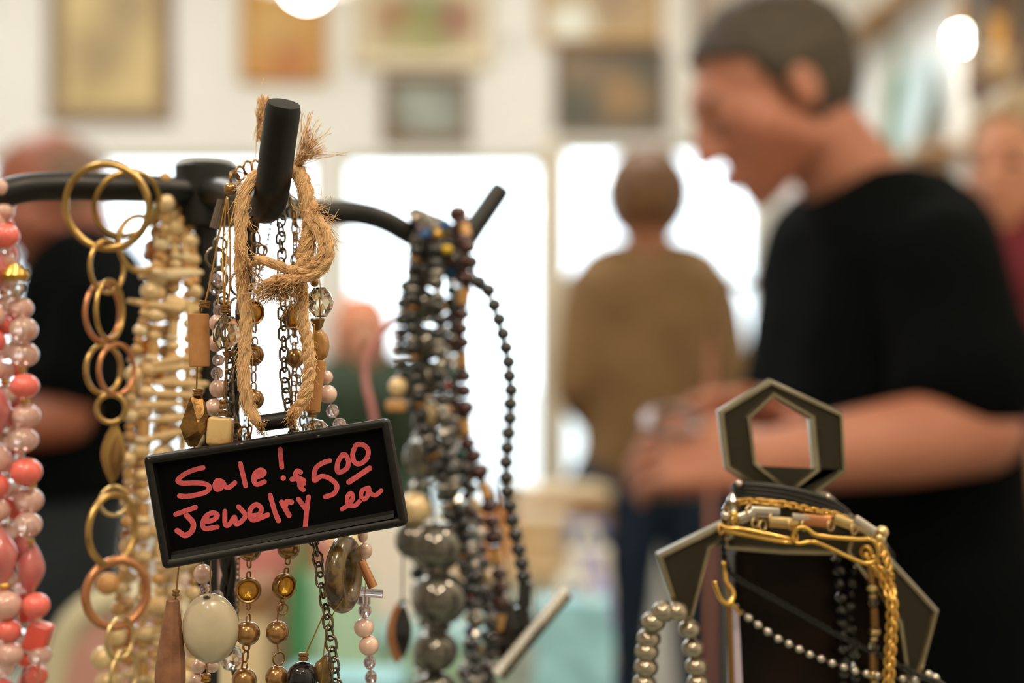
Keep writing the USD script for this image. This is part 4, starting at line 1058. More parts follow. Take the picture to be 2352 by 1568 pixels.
# bronze pearl and citrine necklace, both legs
n4 = Thing('bead_necklace', 'bronze pearl necklace with gold-set citrine stones, hung in two legs behind the sign', 'necklace', W(630, 440, .54), None)
wire(n4, [(575, 478, .535), (590, 440, .545), (620, 430, .55), (665, 445, .545), (676, 500, .535)], 2, 'bronze')
def bezel(t, px, py, rx, ry, D, mat='citrine'):
    s = K * D; yaw = math.degrees(math.acos(min(1, rx / ry)))
    R = rot((0, 0, 1), yaw)
    p = t.part('bezel', xf(lathe([(.78, -.28), (.96, -.26), (1, 0), (.96, .26), (.86, .36), (.76, .3), (.72, .1)], 32), (ry * s, ry * s, ry * s), R @ rot((1, 0, 0), 90), W(px, py, D)), 'bronze', smooth=40)
    t.part('citrine_stone', xf(crystal_shape(8, ((.3, .42), (.62, .32), (.78, .1), (.5, -.2), (.1, -.3))), (ry * s, ry * s, ry * s), R @ rot((1, 0, 0), 90), W(px, py, D)), mat, smooth=False, under=p)
def links(t, x0, y0, x1, y1, n, D, w=14, thick=4.2, mat='bronze', seed=0):
    chain(t, [(x0, y0, D), (x1, y1, D)], max(abs(y1 - y0) / n * 1.5, 14), w, thick, mat, overlap=.7, rngseed=seed, twist0=35)
for x, y, rx, ry, tl in ((583, 515, 9, 17, 10), (587, 548, 7, 18, -12), (592, 573, 16, 13, 0), (603, 575, 9, 12, 20), (594, 600, 8, 18, 0)): ring(n4, x, y, min(rx, ry), max(rx, ry), 5, 'bronze', .52, tilt=tl, name='link')
links(n4, 578, 470, 583, 505, 2, .524, seed=3); links(n4, 592, 612, 586, 690, 3, .52, seed=4)
bezel(n4, 578, 717, 24, 31, .515); links(n4, 584, 748, 586, 790, 2, .515, seed=5)
B(n4, 'ball', 582, 815, 49, 52, 'bronze_pearl', .514, name='pearl'); links(n4, 583, 842, 583, 890, 3, .514, seed=6)
B(n4, 'ball', 582, 917, 49, 50, 'bronze_pearl', .513, name='pearl'); links(n4, 580, 944, 570, 1010, 4, .512, seed=7)
links(n4, 566, 1010, 572, 1236, 11, .515, seed=8)
B(n4, 'ball', 574, 1263, 52, 52, 'bronze_pearl', .512, name='pearl'); links(n4, 572, 1290, 571, 1326, 2, .51, seed=9)
bezel(n4, 570, 1355, 30, 30.5, .507); links(n4, 570, 1386, 570, 1424, 2, .507, seed=10)
B(n4, 'ball', 569, 1454, 57, 57, 'bronze_pearl', .506, name='pearl'); links(n4, 566, 1482, 561, 1532, 3, .506, w=16, thick=5, seed=11)
B(n4, 'ball', 561, 1562, 57, 58, 'bronze_pearl', .505, name='pearl'); links(n4, 561, 1592, 561, 1620, 2, .505, seed=12)
links(n4, 676, 500, 680, 690, 9, .53, seed=13); bezel(n4, 677, 728, 22, 32, .522); links(n4, 676, 760, 676, 800, 2, .52, seed=14)
B(n4, 'ball', 678, 822, 44, 46, 'bronze_pearl', .519, name='pearl'); links(n4, 676, 846, 668, 1232, 18, .518, seed=15)
B(n4, 'ball', 663, 1258, 53, 53, 'bronze_pearl', .514, name='pearl'); links(n4, 661, 1286, 657, 1314, 2, .512, seed=16)
bezel(n4, 653, 1346, 21, 30, .509); links(n4, 649, 1378, 646, 1392, 1, .508, seed=17)
ring(n4, 649, 1398, 11, 13, 4, 'bronze', .507, name='link'); wire(n4, [(639, 1400, .507), (637, 1428, .507)], 2, 'bronze')
B(n4, 'ball', 637, 1452, 53, 54, 'bronze_pearl', .506, name='pearl'); wire(n4, [(637, 1478, .506), (640, 1500, .506)], 2, 'bronze')
ring(n4, 640, 1512, 11, 15, 4, 'bronze', .505, name='link')
B(n4, 'ball', 636, 1556, 53, 56, 'bronze_pearl', .504, name='pearl'); links(n4, 636, 1586, 634, 1620, 2, .504, seed=18)

# pewter chains
n5 = Thing('chain_necklace', 'dark pewter chain running down between the twine legs and below the sign', 'necklace', W(650, 460, .535))
chain(n5, [(640, 440, .545), (648, 462, .534), (645, 540, .525), (648, 600, .52), (650, 700, .515), (652, 790, .512), (654, 860, .511), (660, 920, .51), (672, 985, .511), (698, 1130, .512), (720, 1235, .508), (731, 1290, .506), (739, 1345, .504), (752, 1420, .502), (764, 1500, .5), (772, 1568, .499), (778, 1600, .499)], 34, 24, 6, 'dark_pewter', overlap=.70, twist0=20)
n6 = Thing('chain_necklace', 'second fine pewter chain beside the bow of the twine', 'necklace', W(676, 500, .54))
chain(n6, [(655, 440, .55), (668, 470, .542), (678, 520, .538), (680, 580, .535), (668, 630, .532), (674, 700, .53), (676, 800, .528), (690, 900, .525), (700, 1000, .524), (715, 1120, .522)], 26, 19, 4.6, 'pewter', twist0=60, overlap=.72)
n7 = Thing('chain_necklace', 'chain of mixed big pewter rings with pale crystals left of the twine', 'necklace', W(500, 560, .53))
over_arm(n7, 556, 430, .535, mat='pewter')
wire(n7, [(554, 470, .533), (530, 520, .528), (512, 545, .524)], 1.6, 'pewter')
for x, y, rx, ry, th, tl in ((505, 560, 13, 15, 6, 0), (495, 592, 19, 23, 7, 20), (503, 640, 15, 22, 9, -8), (512, 684, 10, 14, 6, 0), (511, 700, 12, 18, 6, 10), (548, 652, 15, 26, 7, -10), (545, 712, 14, 28, 7, 8)):
    ring(n7, x, y, rx, ry, th, 'pewter', .522, tilt=tl, name='link')
for x, y, w, h in ((518, 600, 26, 30), (496, 655, 34, 50), (504, 700, 28, 30)): B(n7, 'crystal', x, y, w, h, 'crystal_lilac', .527, name='crystal')
chain(n7, [(520, 715, .521), (528, 830, .518), (526, 890, .516), (534, 960, .514), (546, 1020, .514), (548, 1120, .515)], 36, 22, 7, 'dark_pewter', twist0=30, overlap=.7)
for x, y in ((541, 990), (560, 1000)): ring(n7, x, y, 9, 20, 6, 'bronze', .512, tilt=12, name='link')

# pink pearl and crystal necklace (two legs)
n8 = Thing('pearl_necklace', 'blush pink pearl necklace with clear crystals, hanging both sides of the sign', 'necklace', W(560, 440, .545))
over_arm(n8, 545, 440, .54, mat='cord_thread')
pl = [('crystal', 497, 640, 26, 26), ('crystal', 502, 714, 26, 30), ('pearl', 500, 742, 40, 42), ('pearl', 496, 788, 40, 40), ('crystal', 502, 827, 30, 28), ('crystal', 499, 857, 30, 32), ('pearl', 503, 892, 44, 44), ('pearl', 492, 936, 44, 42),
      ('pearl', 470, 1262, 38, 38), ('pearl', 466, 1318, 42, 46), ('crystal', 470, 1352, 24, 30), ('crystal', 499, 1368, 30, 26), ('pearl', 455, 1530, 34, 34), ('pearl', 487, 1530, 30, 30), ('pearl', 452, 1562, 36, 34)]
pr = [('pearl', 750, 866, 30, 30), ('pearl', 753, 905, 42, 42), ('crystal', 764, 944, 30, 32), ('crystal', 780, 974, 32, 30), ('pearl', 806, 1040, 40, 40), ('pearl', 822, 1130, 40, 40), ('pearl', 833, 1229, 24, 34), ('pearl', 838, 1265, 34, 38),
      ('crystal', 838, 1402, 32, 34), ('pearl', 836, 1441, 46, 45), ('pearl', 847, 1482, 46, 46), ('crystal', 849, 1521, 29, 33), ('crystal', 852, 1556, 29, 36)]
for leg, D in ((pl, .517), (pr, .518)):
    for k, x, y, w, h in leg: B(n8, 'ball' if k == 'pearl' else 'crystal', x, y, w, h, 'pearl_pink' if k == 'pearl' else 'crystal_lilac', D, name='pearl' if k == 'pearl' else 'crystal')
wire(n8, [(545, 480, .54), (515, 580, .525), (500, 715, .517), (497, 830, .517), (500, 900, .517), (480, 1100, .518), (468, 1262, .517), (468, 1352, .517), (480, 1420, .525), (455, 1530, .517), (450, 1620, .517)], 1.2, 'cord_thread', 'thread')
wire(n8, [(655, 440, .55), (700, 520, .54), (735, 700, .53), (750, 866, .518), (765, 944, .518), (806, 1040, .518), (838, 1265, .518), (840, 1340, .518), (836, 1441, .518), (850, 1521, .518), (854, 1640, .518)], 1.2, 'cord_thread', 'thread')
ring(n8, 838, 1333, 16, 17, 6, 'crystal_clear', .518, name='crystal_ring')
B(n8, 'cyl', 846, 1361, 20, 66, 'crystal_lilac', .516, tilt=94, name='crystal_bar'); B(n8, 'cyl', 836, 1377, 30, 20, 'crystal_lilac', .519, name='crystal_ring')
n9 = Thing('braided_cord', 'braided dark leather cord hanging behind the ivory stone', 'cord', W(525, 1200, .53))
for k in range(3):
    u = np.linspace(0, 1, 60); ph = u * 26 + k * 2 * PI / 3
    p = np.array([W(584 - 60 * min(1, a * 1.6), 440 + 1010 * a, .545 - .015 * a) for a in u]) + np.stack([np.sin(ph) * 12 * s5, np.sin(2 * ph) * 5 * s5, 0 * ph], 1)
    n9.part('plait', tube(p, 9 * s5, 8), 'leather_black', smooth=True)
n10 = Thing('crystal_pendant', 'clear faceted crystal drop on a fine chain under the big ivory stone', 'pendant', W(545, 1420, .53))
chain(n10, [(636, 440, .548), (590, 700, .543), (560, 1000, .54), (548, 1250, .532), (543, 1450, .528)], 16, 10, 3, 'pewter', overlap=.75)
B(n10, 'crystal', 532, 1510, 50, 60, 'crystal_clear', .525, tilt=20, name='crystal_drop'); B(n10, 'cap', 538, 1545, 16, 18, 'dark_pewter', .524, name='bead_cap')

# ------------------------------------------------------------------ gold ring necklace and ivory strands on the arm by the hub
D = .585
g1 = Thing('ring_necklace', 'long gold necklace of linked hoops, ovals and a leaf disc', 'necklace', W(250, 430, .59), None)
ring(g1, 246, 474, 96, 96, 17, 'old_gold', .574, name='hoop', lean=8)
ring(g1, 292, 468, 60, 78, 13, 'old_gold', .588, tilt=30, name='hoop', lean=25)
ring(g1, 322, 560, 34, 64, 13, 'old_gold', .594, tilt=-8, name='hoop')
for x, y, rx, ry, th, m, tl, dd in ((246, 612, 23, 60, 11, 'old_gold', 3, .577), (236, 718, 22, 66, 12, 'rose_copper', 8, .58), (252, 712, 12, 68, 11, 'old_gold', -4, .574), (238, 848, 26, 56, 12, 'old_gold', -6, .58), (268, 848, 26, 58, 12, 'rose_copper', 6, .576),
                            (255, 938, 31, 32, 12, 'old_gold', 0, .575), (262, 1150, 27, 33, 9, 'pale_gold', 0, .58), (258, 1215, 33, 80, 16, 'old_gold', 4, .575), (268, 1362, 56, 76, 21, 'rose_copper', 0, .575), (276, 1465, 18, 48, 10, 'pale_gold', -8, .572), (284, 1550, 14, 58, 10, 'pale_gold', -14, .575)):
    ring(g1, x, y, rx, ry, th, m, dd, tilt=tl, name='ring')
B(g1, 'marquise', 260, 1040, 58, 142, 'old_gold', .578, tilt=3, depth=18, name='leaf_disc')
B(g1, 'marquise', 268, 1050, 34, 104, 'bronze', .5765, tilt=3, depth=18, name='leaf_disc')

iv = [('ivory strand with two large round beads, outermost on the hub end of the arm', [(380, 396, .6), (380, 464, .6), (372, 560, .602), (338, 700, .6), (306, 860, .6), (296, 1060, .6), (292, 1250, .6), (270, 1400, .6), (262, 1640, .6)],
       [('ball', 30, 28, 'ivory_deep'), ('ball', 34, 22, 'crystal'), ('ball', 45, 45, 'pearl_cream'), ('cyl', 22, 20, 'ivory_deep'), ('ball', 26, 24, 'ivory'), ('spool', 24, 14, 'ivory_deep'), ('ball', 38, 34, 'shell_white'), ('ball', 22, 18, 'tan_bead')]),
      ('ivory strand with oval pearls hanging second beside the gold rings', [(386, 470, .606), (368, 600, .604), (352, 800, .602), (330, 1000, .602), (330, 1300, .602), (330, 1640, .602)],
       [('ball', 42, 40, 'ivory'), ('ball', 22, 16, 'ivory_deep'), ('ball', 50, 38, 'pearl_cream'), ('disc', 34, 12, 'ivory_deep'), ('ball', 32, 30, 'ivory'), ('cyl', 26, 34, 'ivory_deep'), ('disc', 40, 14, 'shell_white')]),
      ('cream strand of round beads and thin discs in the middle of the ivory bunch', [(396, 450, .61), (403, 640, .606), (394, 860, .604), (372, 1060, .604), (368, 1330, .602), (352, 1640, .602)],
       [('ball', 36, 28, 'ivory_deep'), ('ball', 26, 22, 'ivory'), ('ball', 50, 46, 'ivory'), ('disc', 30, 10, 'ivory_deep'), ('cyl', 20, 30, 'ivory'), ('disc', 34, 10, 'shell_white'), ('ball', 30, 26, 'pearl_cream')]),
      ('tan strand of small wooden beads close to the rack post', [(410, 470, .612), (432, 640, .608), (432, 860, .606), (414, 1080, .604), (404, 1350, .602), (396, 1640, .602)],
       [('ball', 26, 24, 'ivory_deep'), ('ball', 30, 28, 'tan_bead'), ('ball', 26, 22, 'ivory_deep'), ('cyl', 18, 38, 'ivory'), ('ball', 34, 30, 'shell_white'), ('disc', 26, 10, 'tan_bead')]),
      ('cream pearl strand hanging against the rack post', [(424, 470, .614), (446, 620, .61), (450, 900, .608), (446, 1100, .606), (440, 1640, .604)],
       [('ball', 30, 28, 'ivory'), ('ball', 20, 18, 'ivory_deep'), ('ball', 24, 22, 'tan_bead'), ('ball', 40, 38, 'pearl_cream'), ('disc', 24, 10, 'ivory_deep')]),
      ('strand of amber and cream lumps low behind the rose gold ring', [(362, 480, .612), (340, 780, .612), (318, 1080, .61), (300, 1270, .61), (290, 1400, .61), (310, 1640, .61)],
       [('lump', 44, 40, 'ivory'), ('ball', 36, 34, 'ivory_deep'), ('lump', 50, 54, 'amber'), ('ball', 44, 42, 'tan_bead'), ('lump', 40, 36, 'shell_white'), ('ball', 20, 20, 'ivory_deep')]),
      ('strand of cream spikes, pearls and amber at the back of the ivory bunch', [(400, 480, .62), (385, 800, .62), (380, 1150, .618), (384, 1350, .616), (420, 1640, .616)],
       [('ball', 50, 46, 'pearl_cream'), ('ball', 40, 36, 'ivory'), ('lump', 60, 70, 'amber'), ('ball', 52, 50, 'ivory_deep'), ('disc', 56, 18, 'shell_white'), ('ball', 56, 52, 'pearl_cream')])]
for k, (lab, pts, cyc) in enumerate(iv):
    t = Thing('bead_necklace', lab, 'necklace', W(*pts[0]), None)
    strand(t, pts, cyc, seed=20 + k, jit=.14)
    if k in (1, 2, 6):
        r = np.random.default_rng(k)
        for y in {1: (626, 700, 930), 2: (628, 828, 905, 1000), 6: (632, 845, 880, 960)}[k]:
            B(t, 'spike', {1: 365, 2: 388, 6: 402}[k] + r.uniform(-14, 14), y, 22, 130, 'shell_white' if y < 700 else 'ivory', .6, tilt=90 + r.uniform(-14, 10), name='shell_chip')
    for x, y in {0: [(247, 1340)], 3: [(420, 1560), (418, 1290)], 5: [(236, 1510), (246, 1566)]}.get(k, []):
        B(t, 'ball', x, y, 54, 52, 'pearl_cream' if k != 0 else 'tan_bead', .597, name='bead')
t = Thing('crystal_strand', 'short strand of clear and green glass drops between hub and ivory beads', 'necklace', W(400, 470, .612), None)
strand(t, [(352, 440, .612), (356, 520, .61), (352, 620, .61)], [('crystal', 26, 34, 'crystal_clear'), ('ball', 20, 18, 'glass_green'), ('crystal', 22, 26, 'crystal')], seed=5)
strand(t, [(432, 480, .614), (424, 560, .612), (440, 640, .612)], [('crystal', 26, 30, 'crystal_clear'), ('ball', 18, 16, 'tan_bead'), ('crystal', 30, 26, 'crystal')], seed=6)

# ------------------------------------------------------------------ coral and rose strands at the far left
D = .572
c1 = Thing('coral_necklace', 'outer strand of coral, clear and rose beads at the left edge', 'necklace', W(20, 430, .575), None)
seq = [('ball', 2, 432, 34, 40, 'bead_pale'), ('ball', 4, 486, 56, 46, 'bead_pale'), ('ball', 13, 541, 62, 56, 'coral'), ('crystal', 15, 573, 20, 16, 'crystal_clear'), ('ball', 14, 596, 40, 34, 'bead_pale'), ('disc', 34, 632, 66, 26, 'gold'), ('disc', 24, 618, 54, 20, 'gold'),
       ('crystal', 46, 660, 24, 24, 'crystal_clear'), ('crystal', 26, 672, 22, 24, 'crystal_clear'), ('ball', 48, 708, 56, 50, 'bead_pale'), ('ball', 54, 757, 64, 58, 'bead_clear'), ('ball', 55, 814, 66, 58, 'bead_clear'), ('spool', 50, 848, 20, 12, 'gold'), ('ball', 56, 886, 66, 56, 'coral'), ('spool', 58, 921, 20, 12, 'gold'),
       ('ball', 59, 955, 66, 58, 'bead_pale'), ('ball', 54, 1010, 66, 58, 'bead_clear'), ('spool', 44, 1047, 26, 14, 'crystal_clear'), ('ball', 60, 1083, 72, 64, 'coral'), ('spool', 74, 1114, 18, 12, 'gold'), ('ball', 66, 1149, 66, 60, 'bead_pale'), ('ball', 64, 1205, 64, 58, 'bead_clear'), ('spool', 70, 1242, 18, 10, 'gold'),
       ('marquise', 71, 1306, 62, 124, 'rose_stone'), ('ball', 83, 1390, 62, 58, 'coral'), ('spool', 86, 1424, 18, 10, 'gold'), ('cube', 89, 1461, 52, 66, 'coral_red'), ('ball', 92, 1505, 52, 46, 'bead_clear'), ('ball', 84, 1552, 52, 50, 'coral')]
for i, (k, x, y, w, h, m) in enumerate(seq): B(c1, k, x, y, w, h, m, D + .004 * math.sin(i * 2.3), tilt={'cube': 18, 'marquise': 4}.get(k, 0), name='bead')
wire(c1, [(-6, 430, .585), (8, 500, D), (16, 573, D), (40, 680, D), (54, 757, D), (54, 848, D), (59, 955, D), (50, 1040, D), (72, 1114, D), (64, 1205, D), (72, 1306, D), (86, 1424, D), (92, 1505, D), (80, 1640, D)], 1.5, 'cord_thread', 'thread')
for k, (lab, pts, cyc) in enumerate([
    ('middle strand of coral and clear round beads at the left edge', [(-14, 470, .577), (0, 600, .577), (8, 700, .577), (4, 800, .577), (12, 900, .577), (6, 1000, .576), (10, 1180, .576), (14, 1300, .576), (4, 1450, .576), (10, 1660, .576)],
     [('ball', 50, 46, 'bead_clear'), ('ball', 56, 50, 'coral'), ('disc', 24, 10, 'crystal_clear'), ('ball', 52, 48, 'bead_clear'), ('ball', 50, 46, 'bead_pale'), ('disc', 22, 10, 'gold')]),
    ('inner strand of rose ovals and red tubes behind the coral beads', [(8, 450, .588), (22, 660, .586), (34, 860, .586), (32, 1060, .585), (44, 1250, .585), (58, 1420, .585), (58, 1660, .585)],
     [('ball', 46, 44, 'bead_pale'), ('ball', 40, 36, 'coral'), ('marquise', 46, 110, 'rose_stone'), ('ball', 46, 44, 'bead_clear'), ('cyl', 36, 66, 'coral_red'), ('crystal', 30, 30, 'crystal_clear')]),
    ('leftmost strand of large rose ovals and pale beads', [(-30, 480, .57), (-20, 760, .569), (-14, 1000, .568), (-4, 1220, .567), (14, 1380, .565), (22, 1500, .565), (30, 1660, .565)],
     [('ball', 66, 60, 'bead_pale'), ('marquise', 72, 132, 'rose_stone'), ('disc', 26, 12, 'gold'), ('ball', 70, 66, 'bead_pale'), ('ball', 62, 56, 'coral')])]):
    t = Thing('coral_necklace', lab, 'necklace', W(*pts[0]), None)
    strand(t, pts, cyc, seed=40 + k, jit=.08)

# ------------------------------------------------------------------ dark strands on the right arm
D = .675
r1 = Thing('dark_necklace', 'single strand of round gunmetal beads swinging out on the right of the dark bunch', 'necklace', W(1080, 640, D), None)
pp = [(1100, 648), (1122, 666), (1135, 700), (1146, 733), (1155, 766), (1162, 798), (1168, 831), (1170, 863), (1174, 895), (1172, 927), (1171, 960), (1168, 994), (1165, 1028), (1162, 1061), (1163, 1096), (1165, 1128), (1171, 1161), (1176, 1193), (1184, 1228), (1191, 1261), (1198, 1293), (1202, 1323)]
g = np.random.default_rng(3)
for x, y in pp: B(r1, 'blob', x, y, 35, 33, 'gun_bead', .635, name='bead'); B(r1, 'disc', x + 1, y + 16, 14, 8, 'pewter', .635, name='spacer')
wire(r1, [(1070, 560, .675)] + [(x, y, .635) for x, y in pp] + [(1206, 1380, .635), (1210, 1440, .635)], 2.2, 'cord_black', 'thread')
B(r1, 'cyl', 1205, 1365, 30, 56, 'black_bead', .635, tilt=3, name='long_bead'); B(r1, 'cyl', 1200, 1412, 34, 40, 'black_bead', .635, tilt=-12, name='long_bead')
dk = [('strand of garnet beads and tan tubes in the dark bunch', [(1050, 480, .67), (1072, 540, .664), (1074, 640, .664), (1060, 720, .666), (1064, 880, .666), (1072, 1000, .666), (1098, 1080, .666), (1120, 1150, .666), (1132, 1230, .666), (1142, 1300, .666), (1150, 1400, .666), (1130, 1500, .666), (1116, 1680, .666)],
       [('ball', 44, 36, 'garnet'), ('disc', 26, 8, 'gun_bead'), ('cyl', 24, 34, 'tan_bead'), ('disc', 26, 8, 'gun_bead'), ('ball', 40, 32, 'garnet'), ('ball', 42, 34, 'garnet')]),
      ('left strand of black beads and pewter spacers in the dark bunch', [(968, 540, .67), (952, 620, .666), (932, 670, .665), (922, 760, .665), (926, 850, .665), (948, 920, .665), (974, 985, .665), (1000, 1040, .664), (1030, 1110, .664), (1052, 1180, .664), (1075, 1280, .664), (1105, 1350, .664), (1130, 1440, .664), (1120, 1660, .664)],
       [('ball', 36, 30, 'black_bead'), ('disc', 30, 10, 'gun_bead'), ('ball', 34, 28, 'gun_bead'), ('disc', 34, 8, 'silver'), ('ball', 36, 30, 'black_bead')]),
      ('strand of huge grey pearls down the middle of the dark bunch', [(985, 530, .672), (972, 640, .672), (975, 700, .67), (986, 900, .67), (984, 1100, .67), (990, 1185, .668)],
       [('ball', 66, 62, 'grey_pearl'), ('ball', 70, 66, 'grey_pearl'), ('ball', 74, 68, 'grey_pearl'), ('disc', 40, 10, 'silver'), ('ball', 80, 76, 'grey_pearl'), ('ball', 84, 78, 'grey_pearl'), ('disc', 50, 14, 'silver'), ('ball', 70, 60, 'pearl_cream'), ('disc', 60, 16, 'gun_bead'), ('ball', 124, 112, 'grey_pearl'), ('disc', 40, 10, 'silver'), ('ball', 130, 120, 'grey_pearl')]),
      ('strand of grey and cream beads with blue and orange accents', [(1010, 530, .68), (1006, 640, .678), (1020, 800, .678), (1026, 960, .678), (1040, 1080, .676), (1062, 1250, .676), (1080, 1400, .676), (1076, 1680, .676)],
       [('ball', 34, 30, 'gun_bead'), ('crystal', 28, 28, 'crystal_clear'), ('ball', 38, 36, 'grey_pearl'), ('ball', 30, 26, 'black_bead'), ('ball', 24, 22, 'red_bead'), ('bicone', 30, 30, 'gun_bead'), ('ball', 28, 26, 'tan_bead'), ('ball', 34, 30, 'navy_bead'), ('disc', 34, 10, 'silver')]),
      ('strand of pewter and teal beads at the back of the dark bunch', [(1030, 530, .688), (1036, 660, .686), (1034, 800, .686), (1038, 950, .686), (1060, 1060, .684), (1080, 1200, .684), (1096, 1350, .684), (1076, 1500, .684), (1060, 1680, .684)],
       [('ball', 34, 30, 'gun_bead'), ('ball', 28, 24, 'gun_bead'), ('disc', 30, 9, 'silver'), ('ball', 40, 36, 'garnet'), ('crystal', 28, 26, 'crystal_clear'), ('ball', 30, 28, 'teal_bead'), ('ball', 36, 34, 'black_bead')]),
      ('strand of small silver and dark lumps left of the big grey pearls', [(975, 540, .684), (960, 760, .682), (966, 1000, .682), (956, 1160, .68), (960, 1300, .68), (975, 1450, .68), (960, 1680, .68)],
       [('lump', 38, 34, 'grey_pearl'), ('ball', 30, 26, 'gun_bead'), ('bicone', 34, 26, 'silver'), ('ball', 36, 32, 'gun_bead'), ('ball', 44, 40, 'grey_pearl'), ('disc', 38, 10, 'silver')]),
      ('strand of small pewter and silver beads in front of the big grey pearls', [(1000, 560, .66), (1004, 700, .655), (1012, 900, .655), (1034, 1080, .655), (1078, 1250, .655), (1092, 1400, .655), (1084, 1680, .655)],
       [('ball', 32, 28, 'gun_bead'), ('ball', 34, 32, 'gun_bead'), ('disc', 34, 9, 'silver'), ('ball', 40, 36, 'grey_pearl'), ('bicone', 30, 26, 'silver'), ('ball', 30, 28, 'black_bead')]),
      ('short strand of black pearls and copper discs at the left front of the dark bunch', [(960, 560, .664), (946, 740, .657), (960, 900, .656), (984, 1010, .656), (1016, 1100, .656), (1036, 1190, .656), (1056, 1260, .656), (1078, 1340, .656)],
       [('ball', 38, 34, 'black_bead'), ('disc', 34, 10, 'bronze'), ('ball', 34, 30, 'gun_bead'), ('ball', 36, 32, 'black_bead'), ('disc', 32, 9, 'silver')]),
      ('strand of silver lumps and garnet at the lower right of the dark bunch', [(1056, 560, .694), (1050, 900, .692), (1086, 1150, .69), (1112, 1300, .69), (1130, 1380, .69), (1110, 1500, .69), (1096, 1680, .69)],
       [('lump', 40, 36, 'silver'), ('ball', 34, 30, 'garnet'), ('ball', 36, 32, 'gun_bead'), ('lump', 34, 40, 'pearl_cream'), ('ball', 34, 30, 'black_bead')])]
for k, (lab, pts, cyc) in enumerate(dk):
    t = Thing('dark_necklace', lab, 'necklace', W(*pts[0]), None)
    strand(t, pts, cyc, seed=60 + k, jit=.1, thread='cord_black')
    if k == 2:
        for x, y, w, h, m in ((950, 1168, 84, 78, 'pearl_cream'), (952, 1240, 92, 88, 'grey_pearl'), (1004, 1256, 122, 116, 'grey_pearl'), (1004, 1312, 60, 14, 'silver'), (1010, 1374, 132, 124, 'grey_pearl'), (1006, 1440, 64, 14, 'silver'), (1000, 1494, 104, 98, 'grey_pearl'), (1000, 1590, 104, 98, 'grey_pearl')):
            B(t, 'disc' if h < 20 else 'ball', x, y, w, h, m, .655, name='bead')
        wire(t, [(984, 1100, .668), (1004, 1256, .655), (1010, 1374, .655), (1000, 1660, .655)], 2, 'cord_black', 'thread')
# the bunch of short loops wound round the arm
t = Thing('bracelet_bunch', 'stretchy multicolour bead bracelet wound round the right arm of the rack', 'bracelet', W(1015, 540, .676), None)
g = np.random.default_rng(11)
cols = ['grey_pearl', 'pewter', 'gun_bead', 'silver', 'gun_bead', 'black_bead', 'crystal_clear', 'grey_pearl', 'gun_bead', 'garnet']
for k, xr in enumerate((962, 978, 996, 1012, 1030, 1048, 1066)):
    yc = 520 + (xr - 962) * .42 + 26
    n = 13
    for i in range(n):
        a = i * 2 * PI / n + k * .4
        x, y, dd = xr + 9 * math.sin(a + 1) + g.uniform(-4, 4), yc + 58 * math.cos(a), .676 - .0125 * math.sin(a)
        m = {(1, 3): 'blue_bead', (4, 11): 'blue_bead', (3, 2): 'yellow_bead'}.get((k, i), cols[int(g.integers(len(cols)))])
        B(t, ['ball', 'crystal', 'lump'][int(g.integers(3))].replace('ball', 'blob'), x, y, 30, 28, m, dd, name='bead')
B(t, 'blob', 1026, 573, 30, 22, 'yellow_bead', .66, name='bead', label='yellow bead'); B(t, 'blob', 1022, 517, 26, 28, 'blue_bead', .661, name='bead', label='blue bead'); B(t, 'blob', 1005, 537, 22, 22, 'gold', .66, name='bead')
B(t, 'blob', 1049, 492, 40, 40, 'garnet', .668, name='bead'); B(t, 'blob', 1062, 512, 40, 36, 'garnet', .667, name='bead'); B(t, 'blob', 1066, 552, 40, 34, 'garnet', .664, name='bead')
t = Thing('filigree_chain', 'loose loop of fine silver chain beside the bracelet on the right arm', 'chain', W(950, 590, .676), None)
chain(t, [(968, 520, .664), (945, 560, .668), (940, 600, .67), (946, 640, .67), (958, 690, .67)], 17, 12, 3.4, 'silver', overlap=.7)
chain(t, [(975, 540, .663), (952, 575, .664), (952, 600, .664), (972, 612, .664)], 17, 12, 3.4, 'silver', overlap=.7, rngseed=3)
t = Thing('pink_cord', 'dusty pink cord loop bulging out left of the dark bunch', 'cord', W(960, 560, .70), None)
wire(t, [(985, 555, .70), (950, 690, .735), (905, 738, .75), (868, 775, .755), (842, 830, .755), (840, 880, .755), (855, 940, .755), (864, 1010, .755), (860, 1100, .755), (850, 1180, .755)], 8, 'cord_pink', 'loop')
B(t, 'blob', 850, 1186, 30, 30, 'cord_pink', .755, name='knot')
B(t, 'blob', 985, 552, 26, 26, 'cord_pink', .70, name='knot')
t = Thing('shell_pendant', 'pale pearl and tan shell pendant at the left of the dark bunch', 'pendant', W(930, 880, .66), None)
wire(t, [(980, 545, .665), (950, 720, .657), (925, 860, .655), (910, 940, .655)], 1.6, 'cord_black', 'thread')
B(t, 'blob', 914, 888, 44, 46, 'pearl_cream', .655, name='pearl'); B(t, 'disc', 910, 931, 54, 26, 'tan_bead', .655, name='shell'); wire(t, [(908, 940, .655), (907, 1000, .655), (905, 1012, .655)], 1.6, 'cord_black', 'thread')
t = Thing('black_pendant', 'black marquise stone pendant with copper edge hanging beside the sign', 'pendant', W(925, 1430, .64), None)
wire(t, [(985, 548, .664), (945, 900, .652), (928, 1200, .644), (924, 1380, .64)], 2, 'cord_black', 'cord')
B(t, 'marquise', 926, 1448, 40, 128, 'black_bead', .64, depth=16, name='stone'); B(t, 'marquise', 912, 1456, 50, 140, 'rose_copper', .643, depth=14, name='backing'); B(t, 'crystal', 926, 1385, 26, 22, 'crystal_clear', .638, name='crystal')
t = Thing('black_charm', 'black leaf shaped charm low on the dark bunch', 'charm', W(1190, 1430, .67), None)
wire(t, [(1060, 560, .69), (1120, 1000, .70), (1170, 1340, .685), (1178, 1380, .675)], 1.6, 'cord_black', 'cord')
